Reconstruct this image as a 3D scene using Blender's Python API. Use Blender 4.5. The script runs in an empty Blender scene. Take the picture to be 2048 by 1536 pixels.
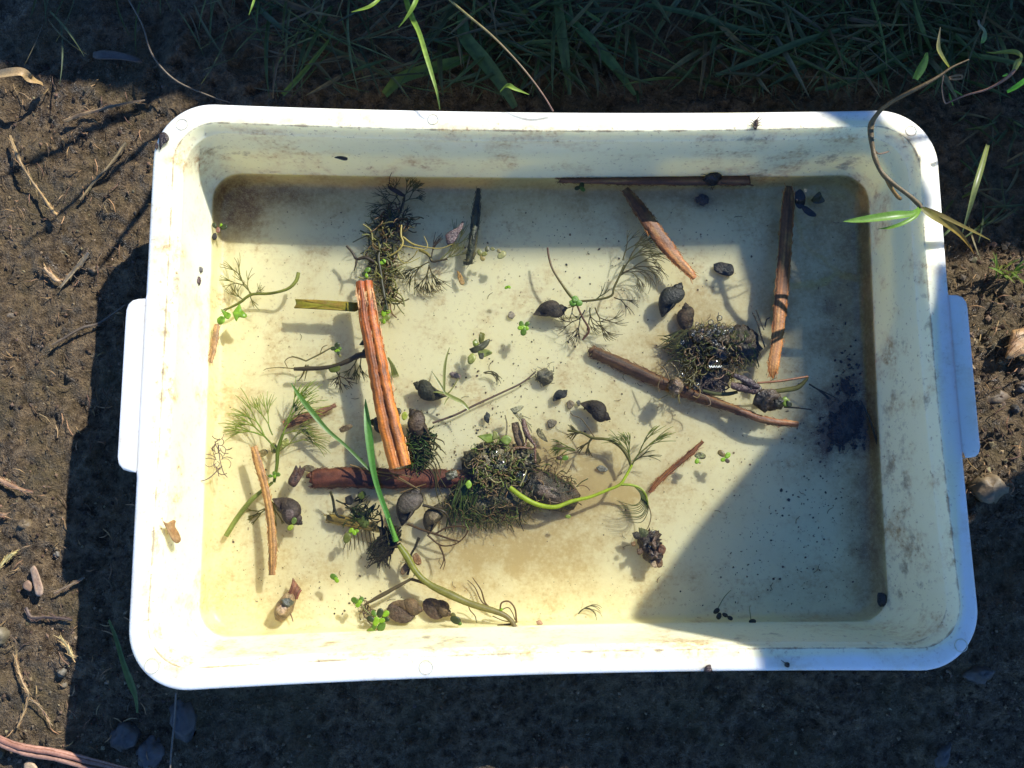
import bpy, math, random
import numpy as np
from mathutils import Vector, Matrix

# ------------------------------------------------------------------ camera, sky, sun, exposure
C = bpy.context.scene
COL = C.collection
TH, ZC, F = math.radians(8.3), .535, 1774.0
ZG, ZF, ZW, ZR = 0.0, .020, .032, .080           # ground, tray floor, water surface, rim top
cam = bpy.data.cameras.new('camera'); cam_o = bpy.data.objects.new('camera', cam); COL.objects.link(cam_o)
cam.sensor_width = 36; cam.lens = 36 * F / 2048; cam.clip_start = .01; cam.clip_end = 500
cam_o.location = (0, 0, ZC); cam_o.rotation_euler = (TH, 0, 0)
C.camera = cam_o
SUN = Vector((.80, .79, 1)).normalized()
w = bpy.data.worlds.new('World'); C.world = w; w.use_nodes = True
nt = w.node_tree; sky = nt.nodes.new('ShaderNodeTexSky'); sky.sky_type = 'NISHITA'; sky.sun_disc = False
sky.sun_elevation = math.asin(SUN.z); sky.sun_rotation = math.radians(45)
sky.air_density = 1.0; sky.dust_density = 0; sky.ozone_density = 8
tint = nt.nodes.new('ShaderNodeMix'); tint.data_type = 'RGBA'; tint.blend_type = 'MULTIPLY'; tint.inputs[0].default_value = 1
tint.inputs[7].default_value = (.68, .84, 1.09, 1)              # deep clear-day blue
nt.links.new(sky.outputs[0], tint.inputs[6]); nt.links.new(tint.outputs[2], nt.nodes['Background'].inputs[0]); nt.nodes['Background'].inputs[1].default_value = .112
sl = bpy.data.lights.new('sun', 'SUN'); sl.energy = 3.9; sl.angle = math.radians(.53); sl.color = (1, .98, .955)
so = bpy.data.objects.new('sun', sl); COL.objects.link(so); so.rotation_euler = (-SUN).to_track_quat('-Z', 'Y').to_euler()
so.location = SUN * 3
C.view_settings.view_transform = 'Standard'; C.view_settings.look = 'None'
C.view_settings.exposure = .98; C.view_settings.gamma = 1
C.render.engine = 'CYCLES'; C.cycles.max_bounces = 8; C.cycles.transparent_max_bounces = 24
C.cycles.sample_clamp_indirect = 4

R = random.Random(7); NR = np.random.RandomState(3)

# ------------------------------------------------------------------ helpers
cT, sT = math.cos(TH), math.sin(TH)
def W(px, py, z):
    dx, dy, dz = (px - 1024) / F, -(py - 768) / F, -1.0
    dy, dz = cT * dy - sT * dz, sT * dy + cT * dz
    t = (z - ZC) / dz
    return Vector((dx * t, dy * t, z))
def P(v):                                          # world (n,3) -> photo pixel, used to place stains where they are
    v = np.asarray(v, float); x = v[..., 0]; y = v[..., 1]; z = v[..., 2] - ZC
    yy = cT * y + sT * z; zz = -sT * y + cT * z
    return 1024 + F * x / -zz, 768 - F * yy / -zz
def S(z): return (ZC - z) / F                      # metres per pixel at height z

def hsh(i, j, k, s=0):
    n = (i * 374761393 + j * 668265263 + k * 2147483647 + s * 974634777) & 0xffffffff
    n = ((n ^ (n >> 13)) * 1274126177) & 0xffffffff
    return ((n ^ (n >> 16)) & 0xffff) / 65535.0
def vnoise(x, y, z=0.0, s=0):
    x = np.asarray(x, float); y = np.asarray(y, float); z = np.asarray(z, float) + 0 * x
    xi, yi, zi = np.floor(x).astype(np.int64), np.floor(y).astype(np.int64), np.floor(z).astype(np.int64)
    fx, fy, fz = x - xi, y - yi, z - zi
    fx, fy, fz = fx*fx*(3-2*fx), fy*fy*(3-2*fy), fz*fz*(3-2*fz)
    r = 0
    for a in (0, 1):
        for b in (0, 1):
            for c in (0, 1):
                r = r + hsh(xi+a, yi+b, zi+c, s) * (fx if a else 1-fx) * (fy if b else 1-fy) * (fz if c else 1-fz)
    return r
def fbm(x, y, z=0.0, o=4, s=0):
    r = 0; a = .5
    for k in range(o):
        r = r + a * vnoise(np.asarray(x) * 2**k, np.asarray(y) * 2**k, np.asarray(z) * 2**k, s + k); a *= .5
    return r

class MB:                                          # collects geometry for ONE mesh object
    def __init__(s): s.v = []; s.f = []; s.c = []
    def add(s, vs, fs, cs):
        o = len(s.v); s.v += [tuple(p) for p in vs]
        if isinstance(cs, tuple): cs = [cs] * len(vs)
        s.c += list(cs); s.f += [tuple(i + o for i in f) for f in fs]
    def build(s, name, mat, parent=None, smooth=True, origin=None):
        if origin is None:
            if parent is not None: origin = parent.location + (parent.parent.location if parent.parent else Vector())
            else:
                a = np.array(s.v); origin = Vector((a[:, 0].mean(), a[:, 1].mean(), a[:, 2].min()))
        me = bpy.data.meshes.new(name)
        me.from_pydata([(p[0]-origin[0], p[1]-origin[1], p[2]-origin[2]) for p in s.v], [], s.f)
        at = me.color_attributes.new('Col', 'FLOAT_COLOR', 'POINT')
        at.data.foreach_set('color', np.array([(c[0], c[1], c[2], 1) for c in s.c], float).ravel())
        if smooth: me.polygons.foreach_set('use_smooth', [True] * len(me.polygons))
        me.materials.append(mat); me.update()
        o = bpy.data.objects.new(name, me); COL.objects.link(o)
        if parent is not None: o.parent = parent
        else: o.location = origin
        if parent is not None and parent.type == 'MESH': pass
        return o
def tag(o, label, cat, group=None):
    o['label'] = label; o['category'] = cat
    if group: o['group'] = group
    return o
def thing(name, loc, label, cat, group=None):
    o = bpy.data.objects.new(name, None); COL.objects.link(o); o.location = loc; o.empty_display_size = .01
    return tag(o, label, cat, group)
def jit(c, k=.15):
    q = 1 + R.uniform(-k, k)
    return tuple(max(0, a * q * (1 + R.uniform(-k, k) * .3)) for a in c)
def mixc(a, b, t): return tuple(a[i] * (1 - t) + b[i] * t for i in range(3))

def spline(pts, n):
    p = np.array(pts, float)
    if len(p) < 3:
        t = np.linspace(0, 1, n)[:, None]; return p[0] * (1 - t) + p[-1] * t
    q = np.vstack([2 * p[0] - p[1], p, 2 * p[-1] - p[-2]])
    seg = np.linspace(0, len(p) - 1, n); out = []
    for s in seg:
        i = min(int(s), len(p) - 2); t = s - i; a, b, c, d = q[i:i+4]
        out.append(.5 * (2*b + (c-a)*t + (2*a-5*b+4*c-d)*t*t + (3*b-a-3*c+d)*t**3))
    return np.array(out)

def tube(m, pts, col, sides=6, flat=1.0, rag=0.0, n=None, prof=None, stripe=0.0, col2=None, capc=None, fib=0.0, fuzz=0):
    """pts: (px, py, z, radius_px) along the photo; a tapered tube in the scene"""
    n = n or max(4, 3 * len(pts)); a = spline(pts, n)
    c = [W(q[0], q[1], q[2]) for q in a]; r = [max(.12, q[3]) * S(q[2]) for q in a]
    vs, cs, fs = [], [], []
    prof = prof or [(math.cos(2*math.pi*k/sides), math.sin(2*math.pi*k/sides)) for k in range(sides)]
    sides = len(prof); st = [1 + R.uniform(-stripe, stripe) for _ in range(sides)]; gr = [1 + R.uniform(-fib, fib) for _ in range(sides)]
    sd_ = R.random()*60
    if fib: c = [q + Vector((float(vnoise(i/3+sd_, 1))-.5, float(vnoise(i/3+sd_, 7))-.5, 0))*(r[i]*.08) for i, q in enumerate(c)]
    for i in range(n):
        t = (c[min(i+1, n-1)] - c[max(i-1, 0)])
        if t.length < 1e-9: t = Vector((1, 0, 0))
        t.normalize(); side = t.cross(Vector((0, 0, 1)))
        if side.length < .05: side = Vector((1, 0, 0))
        side.normalize(); up = side.cross(t)
        base = mixc(col, col2, i / (n - 1)) if col2 else col
        for k, (u, v) in enumerate(prof):
            g = gr[k] + (R.uniform(-rag, rag) if rag else 0)
            if stripe: st[k] = min(1+stripe*1.4, max(1-stripe*1.4, st[k] + R.uniform(-.25, .25)*stripe))
            vs.append(c[i] + side * (u * r[i] * g) + up * (v * r[i] * flat * g))
            q = st[k] * (1 + R.uniform(-.12, .12)); bb = base
            if fib:
                pn = float(fbm(i/7+sd_, math.cos(6.283*k/sides)*1.3+sd_, math.sin(6.283*k/sides)*1.3, 3))
                bb = mixc(base, (base[0]*.5+.20, base[1]*.5+.13, base[2]*.5+.035), min(.6, max(0, (pn-.48)*4))) if pn > .45 else mixc(base, (base[0]*.38, base[1]*.42, base[2]*.5), min(.8, (.45-pn)*5))
            cs.append(tuple(x * q for x in bb))
    for i in range(n - 1):
        for k in range(sides):
            k2 = (k + 1) % sides; fs.append((i*sides+k, i*sides+k2, (i+1)*sides+k2, (i+1)*sides+k))
    m.add(vs, fs, cs)
    for i in (0, n - 1):
        ring = [vs[i*sides+k] for k in range(sides)]; cen = c[i]
        m.add(ring + [cen], [((k+1) % sides, k, sides) if i == 0 else (k, (k+1) % sides, sides) for k in range(sides)],
              capc or tuple(x * .9 for x in (col if i == 0 or not col2 else col2)))

def fuzzy(m, pts, col, n, ln=(4, 12), z=.0004, edge=.8):
    a = spline(pts, 60)
    for _ in range(n):
        i = R.randrange(1, 58); q = a[i]; d = a[i+1] - a[i-1]; d = d[:2]/(np.hypot(d[0], d[1])+1e-6); nn = np.array((-d[1], d[0])); sd = R.choice((-1, 1)); e = R.uniform(edge, 1.02)*q[3]*sd; l = R.uniform(*ln)
        x, y = q[0]+nn[0]*e, q[1]+nn[1]*e; k = R.uniform(.0, .45)*sd; fw = R.choice((-1, 1))
        tube(m, [(x, y, q[2]+z*(1-abs(e)/(q[3]+.1))*4, R.uniform(.4, .8)), (x+(d[0]*fw+nn[0]*k)*l, y+(d[1]*fw+nn[1]*k)*l, q[2], .35)], jit(col, .35), sides=4, n=4)

def ribbon(m, pts, col, n=None, fold=.35, col2=None, tilt=0.0):
    """grass blade: (px, py, z, half width px); V section with a midrib"""
    n = n or max(6, 4 * len(pts)); a = spline(pts, n); c = [W(q[0], q[1], q[2]) for q in a]
    vs, cs, fs = [], [], []
    for i in range(n):
        t = (c[min(i+1, n-1)] - c[max(i-1, 0)]).normalized(); side = t.cross(Vector((0, 0, 1)))
        if side.length < .05: side = Vector((1, 0, 0))
        side.normalize(); up = side.cross(t); wd = max(.25, a[i][3]) * S(a[i][2])
        s2 = side * math.cos(tilt) + up * math.sin(tilt); u2 = s2.cross(t)
        b = mixc(col, col2, i / (n-1)) if col2 else col
        for u, h in ((-1, fold), (-.5, fold*.45), (0, 0), (.5, fold*.45), (1, fold)):
            vs.append(c[i] + s2 * (u * wd) + u2 * (h * wd)); cs.append(tuple(x * (.82 if u == 0 else 1) for x in jit(b, .08)))
    for i in range(n-1):
        for k in range(4): fs.append((i*5+k, i*5+k+1, (i+1)*5+k+1, (i+1)*5+k))
    m.add(vs, fs, cs)

def flake(m, outline, z, col, thick=.0005, warp=.0012, col2=None, dz=None):
    """flat torn piece: outline in pixels, solid, gently warped"""
    o = spline(list(outline) + [outline[0]], len(outline) * 3)[:-1]; k = len(o); cx, cy = o.mean(0)
    sd = R.random() * 50; rings = [1, .7, .35]; vs, cs, fs = [], [], []
    for side in (1, -1):
        for q in rings:
            for x, y in o:
                X, Y = cx + (x-cx)*q, cy + (y-cy)*q
                h = float(vnoise(X/9 + sd, Y/9)) * warp + side * thick * (.5 if q < 1 else .15)
                if dz: h += dz(X, Y)
                vs.append(W(X, Y, z + h)); b = col if not col2 or vnoise(X/6+sd, Y/6+3) < .5 else col2; cs.append(jit(b, .12))
        vs.append(W(cx, cy, z + warp*.5 + side*thick*.5 + (dz(cx, cy) if dz else 0))); cs.append(jit(col))
    N = 3*k + 1
    for s in (0, 1):
        b = s*N
        for q in range(2):
            for i in range(k):
                j = (i+1) % k; f = (b+q*k+i, b+q*k+j, b+(q+1)*k+j, b+(q+1)*k+i); fs.append(f if s == 0 else f[::-1])
        for i in range(k):
            f = (b+2*k+i, b+2*k+(i+1) % k, b+3*k); fs.append(f if s == 0 else f[::-1])
    for i in range(k): fs.append((i, N+i, N+(i+1) % k, (i+1) % k))
    m.add(vs, fs, cs)

def blob(m, px, py, z, rx, ry, rz, col, ang=0, rough=.35, col2=None, nu=18, nv=12, fr=2.2):
    """irregular lump: half sizes rx, ry in pixels, rz in metres, sitting with its base near z"""
    s = S(z); c = W(px, py, z); sd = R.random() * 90; vs, cs, fs = [], [], []; ca, sa = math.cos(math.radians(ang)), math.sin(math.radians(ang))
    for j in range(nv + 1):
        ph = math.pi * j / nv
        for i in range(nu):
            th = 2*math.pi*i/nu; d = (math.sin(ph)*math.cos(th), math.sin(ph)*math.sin(th), math.cos(ph))
            q = float(fbm(d[0]*fr+sd, d[1]*fr+sd, d[2]*fr+sd, 3)); g = 1 + rough * (q - .44) * 2.2
            x, y = d[0]*rx*s*g, d[1]*ry*s*g
            vs.append(c + Vector((x*ca - y*sa, x*sa + y*ca, max(-.2*rz, d[2]*rz*g) + rz*.4)))
            b = mixc(col, col2, min(1, max(0, (q-.3)*3.5))) if col2 else col; cs.append(jit(b, .12))
    for j in range(nv):
        for i in range(nu): fs.append((j*nu+i, (j+1)*nu+i, (j+1)*nu+(i+1) % nu, j*nu+(i+1) % nu))
    m.add(vs, fs, cs)

def frond(m, x, y, a, L, spread, depth, z, dz, curl, r, col, first=.24, br=2):
    """forking hair-leaf of water crowfoot; a in degrees, 90 = up the photo"""
    l = L * (first if depth > 0 else R.uniform(.65, 1.0)); n = 4; pts = [(x, y, z, r)]; aa = math.radians(a)
    for k in range(n):
        x += math.cos(aa) * l / n; y -= math.sin(aa) * l / n; aa += math.radians(curl) * (.5 if depth > 0 else 1.2) / n + R.uniform(-.07, .07)
        z = z + dz / n * (.4 if depth > 0 else 1); pts.append((x, y, z, r * (1 if depth > 0 else 1 - .15*k)))
    tube(m, pts, jit(col, .25), sides=4, n=5)
    if depth > 0:
        k = br + (1 if R.random() < (.8 if depth == 1 else .5) else 0) + (1 if depth == 1 and R.random() < .4 else 0)
        for i in range(k):
            u = (i / (k-1) - .5) * 2 if k > 1 else 0
            frond(m, x, y, math.degrees(aa) + u * spread * R.uniform(.6, 1.1), (L - l) * R.uniform(.8, 1.1), spread * .85, depth - 1,
                  z, dz, curl, max(.5, r * .82), col, .30, br)

def curls(m, cx, cy, rx, ry, n, z0, z1, cols, L=(12, 40), r=(.6, 1.4)):
    for _ in range(n):
        a, q = R.uniform(0, 6.283), math.sqrt(R.random()); x, y = cx + rx*q*math.cos(a), cy + ry*q*math.sin(a)
        l = R.uniform(*L); d = R.uniform(0, 6.283); z = R.uniform(z0, z1); pts = []; k = R.uniform(-1.1, 1.1); rr = R.uniform(*r)
        for i in range(5):
            pts.append((x, y, z, rr)); x += math.cos(d)*l/4; y += math.sin(d)*l/4; d += k*.6 + R.uniform(-.3, .3); z = min(z1+.003, max(z0, z + R.uniform(-.002, .002)))
        tube(m, pts, jit(R.choice(cols), .3), sides=4, n=7)

def sphere(m, c, r, col, nu=16, nv=10):
    vs, fs = [], []
    for j in range(nv+1):
        for i in range(nu):
            ph, th = math.pi*j/nv, 2*math.pi*i/nu
            vs.append(c + Vector((math.sin(ph)*math.cos(th), math.sin(ph)*math.sin(th), math.cos(ph))) * r)
    for j in range(nv):
        for i in range(nu): fs.append((j*nu+i, (j+1)*nu+i, (j+1)*nu+(i+1) % nu, j*nu+(i+1) % nu))
    m.add(vs, fs, col)

def shell(m, flesh, px, py, z, length, ang, roll, col, col2, fc):
    """pointed pond snail shell lying on its side: length in px, ang = where the spire points"""
    s = length * S(z) / 1.42; turns, g = 3.6, 2.25; b = math.log(g) / (2*math.pi); n, k = 84, 16
    ax = Vector((math.cos(math.radians(ang)), math.sin(math.radians(ang)), .12)).normalized()
    e1 = ax.cross(Vector((0, 0, 1))).normalized(); e2 = e1.cross(ax).normalized()
    rings = []
    for i in range(n):
        th = 2*math.pi*turns*(i/(n-1) - 1); q = math.exp(b*th); t = th + math.radians(roll)
        rad = e1*math.cos(t) + e2*math.sin(t); flare = 1 + .12*max(0, 1 + th/1.2) if th > -1.2 else 1
        ctr = rad*(.17*q) - ax*(.82*q); ring = []
        for j in range(k):
            u = 2*math.pi*j/k
            ring.append(ctr + rad*(math.cos(u)*.40*q*flare) - ax*(math.sin(u)*.60*q*flare*(1 if math.sin(u) > 0 else .75)))
        rings.append((ring, q, ctr))
    allp = [p for r_, _, _ in rings for p in r_]; cen = sum(allp, Vector()) / len(allp); mn = min(p.z for p in allp)
    mid = Vector(((max(p.x for p in allp)+min(p.x for p in allp))/2, (max(p.y for p in allp)+min(p.y for p in allp))/2, mn))
    o = W(px, py, z); vs, cs, fs = [], [], []; sd = R.random()*40
    def T(p): q = (p - mid) * s; q.z *= .62; return o + q
    for i, (r_, q, ct) in enumerate(rings):
        band = 1 + .22*math.sin(i*1.7) * R.random()
        for j_, p in enumerate(r_):
            u_ = math.sin(2*math.pi*j_/k); band2 = .45 if u_ < -.75 else (.75 if u_ < -.5 else 1)  # crease shade put into the colour along the sutures, so whorls look deeper
            nz = float(fbm(p.x*4+sd, p.y*4, p.z*4, 3)); c = mixc(col, col2, min(1, max(0, (nz-.3)*3))); vs.append(T(p)); cs.append(tuple(x*band*band2 for x in jit(c, .1)))
    for i in range(n-1):
        for j in range(k): fs.append((i*k+j, i*k+(j+1) % k, (i+1)*k+(j+1) % k, (i+1)*k+j))
    m.add(vs, fs, cs)
    r_, q, ct = rings[-1]; v2 = [T(ct + (p-ct)*.97) for p in r_]; v3 = []
    nrm = (r_[4]-ct).cross(r_[0]-ct).normalized()
    back = (rings[-1][2]-rings[-3][2]).normalized()
    for f_, d in ((.7, .05), (.35, .11)): v3 += [T(ct + (p-ct)*f_ + back*d + ax*.05*math.sin(j)) for j, p in enumerate(r_)]
    V = v2 + v3 + [T(ct + back*.12)]
    fa = [(a*k+j, a*k+(j+1) % k, (a+1)*k+(j+1) % k, (a+1)*k+j) for a in (0, 1) for j in range(k)] + [(2*k+j, 2*k+(j+1) % k, 3*k) for j in range(k)]
    flesh.add(V, fa, [jit(fc, .2) for _ in V])

# ------------------------------------------------------------------ materials
def nodes(name):
    m = bpy.data.materials.new(name); m.use_nodes = True; t = m.node_tree
    return m, t, t.nodes['Principled BSDF'], t.nodes['Material Output']
def N(t, kind, **kw):
    n = t.nodes.new(kind)
    for k, v in kw.items():
        if k in n.inputs: n.inputs[k].default_value = v
        else: setattr(n, k, v)
    return n
def geo(t, name='Col'):
    return N(t, 'ShaderNodeAttribute', attribute_name=name)
def mixn(t, a, b, f, mode='MIX'):
    n = t.nodes.new('ShaderNodeMix'); n.data_type = 'RGBA'; n.blend_type = mode
    for s, v in ((0, f), (6, a), (7, b)):
        if hasattr(v, 'is_output'): t.links.new(v, n.inputs[s])
        else: n.inputs[s].default_value = v if s == 0 else (tuple(v) + (1,) if len(v) == 3 else v)
    return n.outputs[2]
def ramp(t, src, lo, hi, a=0.0, b=1.0):
    n = N(t, 'ShaderNodeMapRange'); n.clamp = True
    t.links.new(src, n.inputs[0]); n.inputs[1].default_value = lo; n.inputs[2].default_value = hi; n.inputs[3].default_value = a; n.inputs[4].default_value = b
    return n.outputs[0]
def math_(t, op, a, b):
    n = N(t, 'ShaderNodeMath', operation=op)
    for i, v in enumerate((a, b)):
        if hasattr(v, 'is_output'): t.links.new(v, n.inputs[i])
        else: n.inputs[i].default_value = v
    return n.outputs[0]
def noise(t, sc, det=4, rough=.6, co=None):
    n = N(t, 'ShaderNodeTexNoise'); n.inputs['Scale'].default_value = sc; n.inputs['Detail'].default_value = det; n.inputs['Roughness'].default_value = rough
    t.links.new(co or N(t, 'ShaderNodeNewGeometry').outputs['Position'], n.inputs['Vector'])
    return n.outputs['Fac']
def organic(name, rough=.45, sc=900, lo=.55, hi=1.25, bump=.3, dist=.0006, transl=0.0, spec=.5, sc2=160):
    m, t, p, out = nodes(name); a = geo(t); f = math_(t, 'ADD', math_(t, 'MULTIPLY', noise(t, sc), .6), math_(t, 'MULTIPLY', noise(t, sc2), .4))
    v = ramp(t, f, .32, .68, lo, hi); cmb = N(t, 'ShaderNodeCombineColor')
    for i in range(3): t.links.new(v, cmb.inputs[i])
    c = mixn(t, a.outputs['Color'], cmb.outputs[0], 1.0, 'MULTIPLY')
    t.links.new(c, p.inputs['Base Color']); p.inputs['Roughness'].default_value = rough; p.inputs['Specular IOR Level'].default_value = spec
    b = N(t, 'ShaderNodeBump'); b.inputs['Strength'].default_value = bump; b.inputs['Distance'].default_value = dist
    t.links.new(noise(t, sc * .8), b.inputs['Height']); t.links.new(b.outputs[0], p.inputs['Normal'])
    if transl:
        tr = N(t, 'ShaderNodeBsdfTranslucent'); mx = N(t, 'ShaderNodeMixShader'); mx.inputs[0].default_value = transl
        t.links.new(c, tr.inputs[0]); t.links.new(p.outputs[0], mx.inputs[1]); t.links.new(tr.outputs[0], mx.inputs[2]); t.links.new(mx.outputs[0], out.inputs[0])
    return m
M_PLANT = organic('pond_plant', .45, 1500, .7, 1.25, .15, .0003, .45)
M_LEAF = organic('leaf', .38, 700, .75, 1.2, .15, .0003, .4)
M_GRASS = organic('grass', .5, 300, .6, 1.2, .1, .0003, .35, .3)
M_REED = organic('reed', .5, 1400, .5, 1.3, .5, .0006, 0, .4, 300)
M_DEBRIS = organic('wet_debris', .28, 900, .4, 1.6, .9, .0012)
M_SHELL = organic('snail_shell', .5, 800, .45, 1.6, .9, .0010, 0, .3)
M_STRAW = organic('straw', .55, 900, .6, 1.25, .5, .0005)
M_STONE = organic('stone', .6, 500, .7, 1.2, .5, .0008)
M_GRIT = organic('grit', .8, 500, .7, 1.2, .5, .0008, 0, .12)
M_SPECK = organic('speck', .6, 900, .8, 1.2, 0)
M_FENCE = organic('fence_timber', .8, 60, .6, 1.2, .6, .003)

def water_mat(name, tint, rough, fres=1.33):
    m, t, p, out = nodes(name); t.nodes.remove(p)
    tr = N(t, 'ShaderNodeBsdfTransparent'); tr.inputs[0].default_value = tint + (1,)
    gl = N(t, 'ShaderNodeBsdfGlossy'); gl.inputs['Roughness'].default_value = rough; gl.inputs[0].default_value = (1, 1, 1, 1)
    fr = N(t, 'ShaderNodeFresnel', IOR=fres); mx = N(t, 'ShaderNodeMixShader')
    t.links.new(fr.outputs[0], mx.inputs[0]); t.links.new(tr.outputs[0], mx.inputs[1]); t.links.new(gl.outputs[0], mx.inputs[2]); t.links.new(mx.outputs[0], out.inputs[0])
    return m, t, gl
M_WATER, wt, wgl = water_mat('pond_water', (.975, .975, .895), .02)
bm_ = N(wt, 'ShaderNodeBump'); bm_.inputs['Strength'].default_value = .12; bm_.inputs['Distance'].default_value = .002
wt.links.new(noise(wt, 45, 2), bm_.inputs['Height']); wt.links.new(bm_.outputs[0], wgl.inputs['Normal'])
M_BUBBLE, _, _ = water_mat('bubble', (.97, .975, .94), .10, 1.36)

def tray_mat():
    m, t, p, out = nodes('stained_white_plastic'); a = geo(t); sep = N(t, 'ShaderNodeSeparateColor'); t.links.new(a.outputs['Color'], sep.inputs[0])
    dirt, silt, dark = sep.outputs
    n1, n2, n3, n4 = noise(t, 38, 6, .65), noise(t, 420, 5, .65), noise(t, 1500, 3, .6), noise(t, 14, 3); n6 = noise(t, 90, 4, .7)
    mp = N(t, 'ShaderNodeMapping'); t.links.new(N(t, 'ShaderNodeNewGeometry').outputs['Position'], mp.inputs['Vector']); mp.inputs['Scale'].default_value = (.25, 1, 1)
    n5 = noise(t, 150, 5, .7, mp.outputs[0])
    base = mixn(t, (.82, .81, .73), (.77, .73, .56), ramp(t, math_(t, 'ADD', math_(t, 'MULTIPLY', n4, .5), math_(t, 'MULTIPLY', n1, .5)), .40, .62))
    base = mixn(t, base, (.87, .805, .49), ramp(t, dirt, .14, .40, 0, .95))
    k = math_(t, 'MULTIPLY', ramp(t, n1, .50, .66), ramp(t, math_(t, 'ADD', math_(t, 'MULTIPLY', n2, .5), math_(t, 'MULTIPLY', n5, .5)), .42, .62))
    k = math_(t, 'MULTIPLY', k, math_(t, 'ADD', math_(t, 'MULTIPLY', dirt, 1.6), .32)); k = ramp(t, k, 0, 1, 0, .8)
    c = mixn(t, base, (.48, .29, .10), k)
    sp = math_(t, 'MULTIPLY', ramp(t, n2, .60, .70), math_(t, 'ADD', math_(t, 'MULTIPLY', dirt, .9), .14))
    c = mixn(t, c, (.30, .19, .10), sp)
    e = ramp(t, math_(t, 'ADD', dirt, math_(t, 'MULTIPLY', math_(t, 'SUBTRACT', n6, .5), 1.3)), .80, 1.05, 0, .72)
    c = mixn(t, c, (.17, .10, .05), e)
    s1 = math_(t, 'MULTIPLY', silt, ramp(t, math_(t, 'ADD', math_(t, 'MULTIPLY', n2, .6), math_(t, 'MULTIPLY', n1, .4)), .30, .64, .35, 1.25))
    c = mixn(t, c, (.60, .46, .20), ramp(t, s1, 0, .85, 0, .95))
    s2 = math_(t, 'MULTIPLY', dark, ramp(t, math_(t, 'ADD', math_(t, 'MULTIPLY', n2, .5), math_(t, 'MULTIPLY', n3, .5)), .30, .62, .25, 1.3))
    c = mixn(t, c, (.185, .098, .042), ramp(t, s2, 0, 1, 0, .95))
    t.links.new(c, p.inputs['Base Color']); p.inputs['Roughness'].default_value = .38; p.inputs['Specular IOR Level'].default_value = .45
    p.inputs['Subsurface Weight'].default_value = .75; p.inputs['Subsurface Radius'].default_value = (1, .95, .8); p.inputs['Subsurface Scale'].default_value = .010
    b = N(t, 'ShaderNodeBump'); b.inputs['Strength'].default_value = .25; b.inputs['Distance'].default_value = .0005
    t.links.new(noise(t, 260, 5), b.inputs['Height']); t.links.new(b.outputs[0], p.inputs['Normal'])
    return m
M_TRAY = tray_mat()

def mud_mat():
    m, t, p, out = nodes('wet_mud'); n1, n2, n3 = noise(t, 22, 5), noise(t, 170, 6, .7), noise(t, 700, 4, .65)
    c = mixn(t, (.040, .027, .015), (.235, .165, .090), ramp(t, n2, .36, .62))
    c = mixn(t, c, (.120, .095, .042), ramp(t, n1, .45, .65, 0, .6))
    c = mixn(t, c, (.31, .235, .145), ramp(t, n3, .58, .70, 0, .8))
    c = mixn(t, c, (.022, .018, .016), ramp(t, n3, .30, .42, .8, 0))
    t.links.new(c, p.inputs['Base Color']); t.links.new(ramp(t, n1, .35, .65, .18, .42), p.inputs['Roughness']); p.inputs['Specular IOR Level'].default_value = .28
    b = N(t, 'ShaderNodeBump'); b.inputs['Strength'].default_value = 1; b.inputs['Distance'].default_value = .0050
    t.links.new(math_(t, 'ADD', n2, math_(t, 'MULTIPLY', n3, .8)), b.inputs['Height']); t.links.new(b.outputs[0], p.inputs['Normal'])
    return m
M_MUD = mud_mat()

# ------------------------------------------------------------------ ground
def ground():
    def axis(lo, hi, st):
        a = list(np.arange(lo, hi + 1e-6, st)); d = st; l, h = [], []; x = hi; y = lo
        while x < 60: d *= 1.6; x += d; h.append(x)
        d = st
        while y > -60: d *= 1.6; y -= d; l.append(y)
        return np.array(l[::-1] + a + h)
    xs, ys = axis(-.40, .40, .0016), axis(-.20, .40, .0016); X, Y = np.meshgrid(xs, ys)
    near = np.clip(1 - np.maximum(np.abs(X) - .36, np.abs(Y - .1) - .26) / .04, 0, 1)
    Z = ((fbm(X*16, Y*16, 0, 3, 1) - .45) * .012 + (fbm(X*70, Y*70, 0, 4, 5) - .45) * .011 + (fbm(X*230, Y*230, 0, 3, 8) - .45) * .006) * near
    Z -= .011 * np.clip((-.085 - Y) / .04, 0, 1) * (Y > -1.2)
    Z += -.007 * ((X > -.2) & (X < .24) & (Y > -.09) & (Y < .23))
    nx, ny = len(xs), len(ys); i = np.arange(nx-1)[None, :] + nx*np.arange(ny-1)[:, None]
    f = np.stack([i, i+1, i+1+nx, i+nx], -1).reshape(-1, 4)
    me = bpy.data.meshes.new('ground'); me.from_pydata(np.stack([X, Y, Z], -1).reshape(-1, 3).tolist(), [], f.tolist())
    me.polygons.foreach_set('use_smooth', [True]*len(me.polygons)); me.materials.append(M_MUD)
    o = bpy.data.objects.new('ground', me); COL.objects.link(o); o['kind'] = 'structure'
ground()
def gz(px, py):
    v = W(px, py, 0); x, y = v.x, v.y
    return float((fbm(x*16, y*16, 0, 3, 1)-.45)*.012 + (fbm(x*70, y*70, 0, 4, 5)-.45)*.011 - .011*min(1, max(0, (-.085-y)/.04)))

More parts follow.
